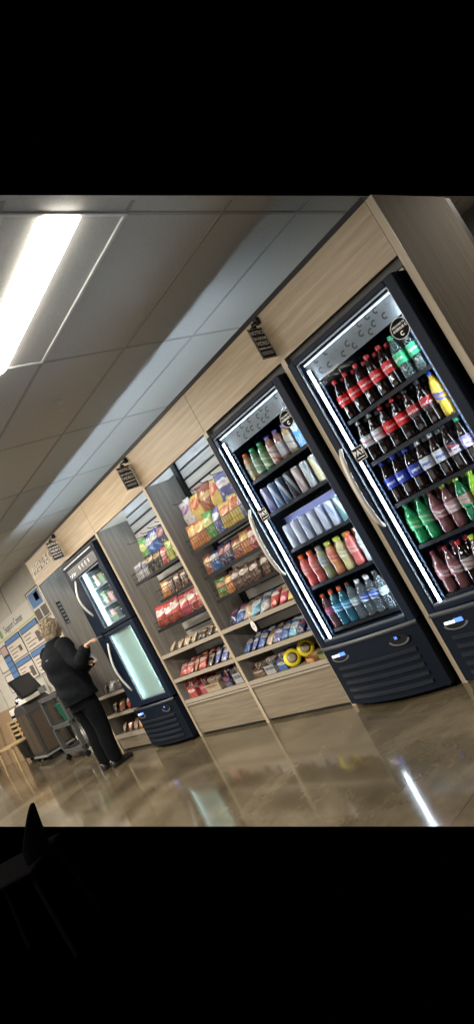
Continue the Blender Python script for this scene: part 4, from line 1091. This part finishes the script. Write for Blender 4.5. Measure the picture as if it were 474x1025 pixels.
def smoothpath(pts, rs, k=5):
    P_ = [Vector(p) for p in pts]; out = []; ro = []
    for i in range(len(P_) - 1):
        p0 = P_[max(i - 1, 0)]; p1 = P_[i]; p2 = P_[i + 1]; p3 = P_[min(i + 2, len(P_) - 1)]
        for j in range(k):
            t_ = j / k; out.append(.5 * ((2 * p1) + (-p0 + p2) * t_ + (2 * p0 - 5 * p1 + 4 * p2 - p3) * t_ ** 2 + (-p0 + 3 * p1 - 3 * p2 + p3) * t_ ** 3)); ro.append(rs[i] * (1 - t_) + rs[i + 1] * t_)
    out.append(P_[-1]); ro.append(rs[-1]); return out, ro
def limb(m, pts, rs, seg=14):
    a, b2 = smoothpath(pts, rs); m.tube(a, b2, seg)

# local frame: faces +y, origin between the feet
per = thing('person', 'person with short grey-blond curly hair, black jacket and trousers, opening the two-door cooler', 'person', (-6.59, -.295, 0), (0, 0, R(8)))
per.scale = (.965, .965, .965)
skin = speckle('skin', (.50, .30, .22), (.56, .35, .26), 8, .55)
SH_L, SH_R_ = (-.195, -.02, 1.40), (.205, -.02, 1.40)
EL_R, WR_R = (.385, -.06, 1.15), (.575, .0, 1.285)
EL_L, WR_L = (-.06, .19, 1.10), (.385, .07, 1.10)
m = MB()
m.rings([ell((0, -.0, .84), .15, .11), ell((0, -.01, .95), .165, .12), ell((0, 0, 1.08), .14, .10), ell((0, -.01, 1.25), .165, .115), ell((0, -.02, 1.38), .17, .10), ell((0, -.015, 1.44), .10, .08), ell((0, .0, 1.49), .055, .058), ell((0, .02, 1.56), .052, .055)])
# head with chin, brow and nose
HC = (0, .055, 1.625)
m.rings([ell((0, .075, 1.515), .030, .040), ell((0, .070, 1.535), .050, .062), ell((0, .060, 1.565), .063, .080), ell((0, .052, 1.60), .071, .090), ell((0, .050, 1.64), .075, .096), ell((0, .046, 1.675), .072, .092), ell((0, .040, 1.705), .056, .072), ell((0, .035, 1.722), .028, .036)])
m.rings([ell((0, .143, 1.585), .018, .014, 10), ell((0, .158, 1.592), .015, .020, 10), ell((0, .148, 1.61), .010, .014, 10), ell((0, .138, 1.635), .008, .010, 10)])   # nose
m.rings([ell((0, .140, 1.552), .022, .010, 10), ell((0, .146, 1.560), .024, .010, 10), ell((0, .140, 1.568), .020, .010, 10)])   # lips
for s in (-1, 1):
    m.rings([ell((s * .078, .045, 1.585), .008, .012, 10), ell((s * .083, .042, 1.60), .010, .018, 10), ell((s * .084, .040, 1.625), .010, .020, 10), ell((s * .079, .040, 1.64), .006, .010, 10)])
for (S, E_, W_) in ((SH_R_, EL_R, WR_R), (SH_L, EL_L, WR_L)):
    limb(m, [S, tuple((a + b2) / 2 for a, b2 in zip(S, E_)), E_, tuple((a + b2) / 2 for a, b2 in zip(E_, W_)), W_], [.05, .046, .038, .036, .026])
for s in (-1, 1):
    limb(m, [(s * .085, 0, .88), (s * .095, .01, .66), (s * .095, .015, .47), (s * .10, -.02, .26), (s * .10, -.03, .08)], [.085, .072, .052, .048, .034])
    limb(m, [(s * .104, -.06, .040), (s * .104, .03, .038), (s * .104, .11, .026)], [.026, .026, .016])
# hands
def hand(m, W_, d, up, side, curl):
    d = Vector(d).normalized(); up = Vector(up).normalized(); s_ = d.cross(up).normalized() * side; up = s_.cross(d) * side
    W_ = Vector(W_); pc = W_ + d * .05
    rings = []
    for t_, w_, h_ in ((-.01, .022, .018), (.02, .030, .017), (.055, .038, .015), (.085, .036, .012)):
        c = W_ + d * t_; rings.append([tuple(c + s_ * w_ * math.cos(2 * PI * j / 12) + up * h_ * math.sin(2 * PI * j / 12)) for j in range(12)])
    m.rings(rings)
    for i, (o_, l_) in enumerate(((-.028, .066), (-.010, .076), (.009, .072), (.027, .056))):
        b_ = W_ + d * .078 + s_ * o_; q1 = b_ + d * l_ * .42 - up * l_ * .15 * curl; q2 = q1 + d * l_ * .18 * (2 - curl) - up * l_ * .32 * curl; q3 = q2 - d * l_ * .12 * curl + d * .2 * l_ * (1 - curl) - up * l_ * .25 * curl
        m.tube([b_ - d * .02, b_, q1, q2, q3], [.009, .0095, .009, .008, .0065], 8)
    b_ = W_ + d * .025 - s_ * .028; m.tube([b_, b_ - s_ * .022 + d * .022 - up * .008, b_ - s_ * .026 + d * .048 - up * .022, b_ - s_ * .014 + d * .064 - up * .034], [.013, .012, .010, .008], 8)
hand(m, WR_R, (.90, .28, .15), (-.2, -.25, .95), 1, .8)
hand(m, WR_L, (.95, -.12, .05), (0, 0, 1), -1, .6)
body = m.build('body', skin, per); fixn(body); bake(body, .0065, 3)
# jacket
m = MB()
m.rings([ell((0, -.01, .79), .235, .180, 24), ell((0, -.015, .90), .235, .182, 24), ell((0, -.02, 1.05), .230, .180, 24), ell((0, -.03, 1.20), .240, .180, 24), ell((0, -.045, 1.32), .235, .165, 24), ell((0, -.035, 1.41), .200, .125, 24), ell((0, -.012, 1.475), .120, .098, 24), ell((0, .0, 1.525), .080, .080, 24)])
for (S, E_, W_) in ((SH_R_, EL_R, WR_R), (SH_L, EL_L, WR_L)):
    We = tuple(b2 + (a - b2) * .10 for a, b2 in zip(E_, W_))
    limb(m, [tuple(a * .75 if i == 0 else a for i, a in enumerate(S)), S, tuple((a + b2) / 2 + (0, -.012, 0)[i] for i, (a, b2) in enumerate(zip(S, E_))), E_, tuple((a + b2) / 2 for a, b2 in zip(E_, We)), We], [.085, .092, .084, .078, .072, .055])
jm = speckle('jacket_black', (.003, .004, .006), (.006, .008, .011), 18, .85, bump=.4, spec=.12)
j = m.build('jacket', jm, per); fixn(j); bake(j, .010, 5)
# soft creases in the cloth
for v in j.data.vertices:
    c = v.co; n_ = v.normal; v.co += n_ * (.006 * math.sin(34 * c.z + 9 * c.x + 5 * math.sin(11 * c.y)) * (1 if c.z < 1.38 else .2))
m = MB(); m.box(.03, -.200, 1.335, .075, -.192, 1.348); m.build('back_logo', mat('logo_grey', (.16, .17, .18), .5), j)
# trousers
m = MB()
m.rings([ell((0, -.01, .70), .195, .135), ell((0, -.01, .80), .185, .135), ell((0, -.01, .90), .175, .130), ell((0, -.0, .99), .165, .12)])
for s in (-1, 1): limb(m, [(s * .085, -.01, .84), (s * .097, .0, .66), (s * .10, .005, .47), (s * .102, -.02, .26), (s * .104, -.025, .055)], [.108, .105, .088, .080, .072])
tr = m.build('trousers', speckle('trouser_black', (.0025, .003, .004), (.004, .005, .007), 14, .9, spec=.1), per); fixn(tr); bake(tr, .010, 4)
for s in (-1, 1):
    m = MB()
    def shoe(y, hw, h, z0=.0): return [(s * .104 + hw * a, y, z0 + h * b2) for a, b2 in ((-.8, 0), (.8, 0), (1, .15), (.95, .5), (.6, .9), (0, 1), (-.6, .9), (-.95, .5), (-1, .15))]
    m.rings([shoe(-.105, .020, .05), shoe(-.098, .036, .085), shoe(-.05, .040, .098), shoe(.0, .041, .09), shoe(.05, .044, .065), shoe(.11, .047, .052), shoe(.155, .040, .042), shoe(.172, .022, .03)])
    fixn(m.build('shoe', mat('shoe_black', (.010, .010, .011), .4), per, smooth=True))
# hair: short curls made of many small locks over a cap
hm = speckle('hair_grey_blond', (.20, .155, .10), (.40, .33, .24), 30, .7)
m = MB()
m.rings([ell((0, .000, 1.505), .060, .055), ell((0, .020, 1.565), .084, .085), ell((0, .028, 1.61), .096, .105), ell((0, .034, 1.66), .098, .108), ell((0, .036, 1.70), .088, .098), ell((0, .034, 1.735), .060, .068), ell((0, .032, 1.752), .022, .026)])
rnd = random.Random(5)
for k in range(330):
    a = rnd.uniform(0, 2 * PI); e_ = rnd.uniform(-.75, 1.5)
    dx, dy, dz = math.cos(e_) * math.cos(a), math.cos(e_) * math.sin(a), math.sin(e_)
    if dy > .55 and dz < .45: continue
    c = Vector((dx * .098, .030 + dy * .108, 1.65 + dz * .105)); r_ = rnd.uniform(.010, .017)
    t1 = Vector((rnd.uniform(-1, 1), rnd.uniform(-1, 1), rnd.uniform(-1, 1))).normalized(); n_ = Vector((dx, dy, dz)); t1 = (t1 - n_ * t1.dot(n_)).normalized(); t2 = n_.cross(t1)
    m.tube([c + t1 * r_ * math.cos(q * 1.1) + t2 * r_ * math.sin(q * 1.1) + n_ * .003 * q for q in range(5)], [.005, .007, .007, .006, .003], 5)
# trim the cap off the face
hair = m.build('hair', hm, per, smooth=True)
import bmesh
bm = bmesh.new(); bm.from_mesh(hair.data)
bmesh.ops.delete(bm, geom=[v for v in bm.verts if v.co.y > .115 and v.co.z < 1.665], context='VERTS'); bm.to_mesh(hair.data); bm.free()
for s in (-1, 1):
    m = MB(); m.lathe([(.001, -.011), (.008, -.008), (.011, 0), (.008, .008), (.001, .011)], 10); m.v = [(s * .030 + a, .128 + b2, 1.622 + c) for a, b2, c in m.v]; m.build('eye', M['white'], body, smooth=True)
# white phone in the left hand
R18 = Matrix.Rotation(R(10), 4, 'Z')
wp = R18 @ Vector((.475, .045, 1.085)) + Vector((-6.59, -.295, 0))
t = thing('phone', 'white phone held in the left hand of the person', 'phone', wp, (R(20), 0, R(-40)))
m = MB(); m.box(-.036, -.004, -.03, .036, .004, .10); bevel(m.build('case', M['white'], t), .003)
m = MB(); m.box(-.032, -.0048, -.025, .032, -.0042, .095); m.build('screen', M['black'], t)

# ------------------------------------------------------------------ lights
def area(name, loc, sx, sy, power, col=(1, .93, .82), rot=(0, 0, 0)):
    l = bpy.data.lights.new(name, 'AREA'); l.shape = 'RECTANGLE'; l.size = sx; l.size_y = sy; l.energy = power; l.color = col
    o = bpy.data.objects.new(name, l); COL.objects.link(o); o.location = loc; o.rotation_euler = rot; return o
WARM = (1, .90, .76)
area('ceiling_or_added_lamp', (-4.94, -1.255, 2.77), 1.15, .5, 70, WARM)
area('ceiling_or_added_lamp', (-7.38, -1.86, 2.77), 1.15, .5, 80, WARM)
area('ceiling_or_added_lamp', (-9.82, -1.86, 2.77), 1.15, .5, 130, WARM)
area('ceiling_or_added_lamp', (-12.3, -1.86, 2.77), 1.15, .5, 130, WARM)
area('ceiling_or_added_lamp', (-4.94, -3.70, 2.77), 1.15, .5, 135, WARM)
area('ceiling_or_added_lamp', (-2.5, -3.9, 2.77), 1.15, .5, 190, WARM)
area('room_fill', (-5.0, -8.0, 1.3), 14, 2.2, 105, (1, .91, .80), (R(100), 0, 0))  # unseen fill light added behind the camera in place of room bounce
area('alcove_lamp', (-.6, 1.6, 2.75), .8, .4, 26, WARM)
area('ceiling_or_added_lamp', (2.2, -1.0, 2.77), 1.15, .5, 42, WARM)  # unseen lamp added to brighten the end panel and sign faces

w_ = bpy.data.worlds.new('world'); SC.world = w_; w_.use_nodes = True
w_.node_tree.nodes['Background'].inputs[0].default_value = (0, 0, 0, 1)
w_.node_tree.nodes['Background'].inputs[1].default_value = 0

SC.view_settings.view_transform = 'Standard'; SC.view_settings.look = 'None'; SC.view_settings.gamma = 1; SC.view_settings.use_curve_mapping = False
SC.view_settings.exposure = 0.
SC.cycles.use_denoising = True
SC.cycles.max_bounces = 8; SC.cycles.transparent_max_bounces = 16
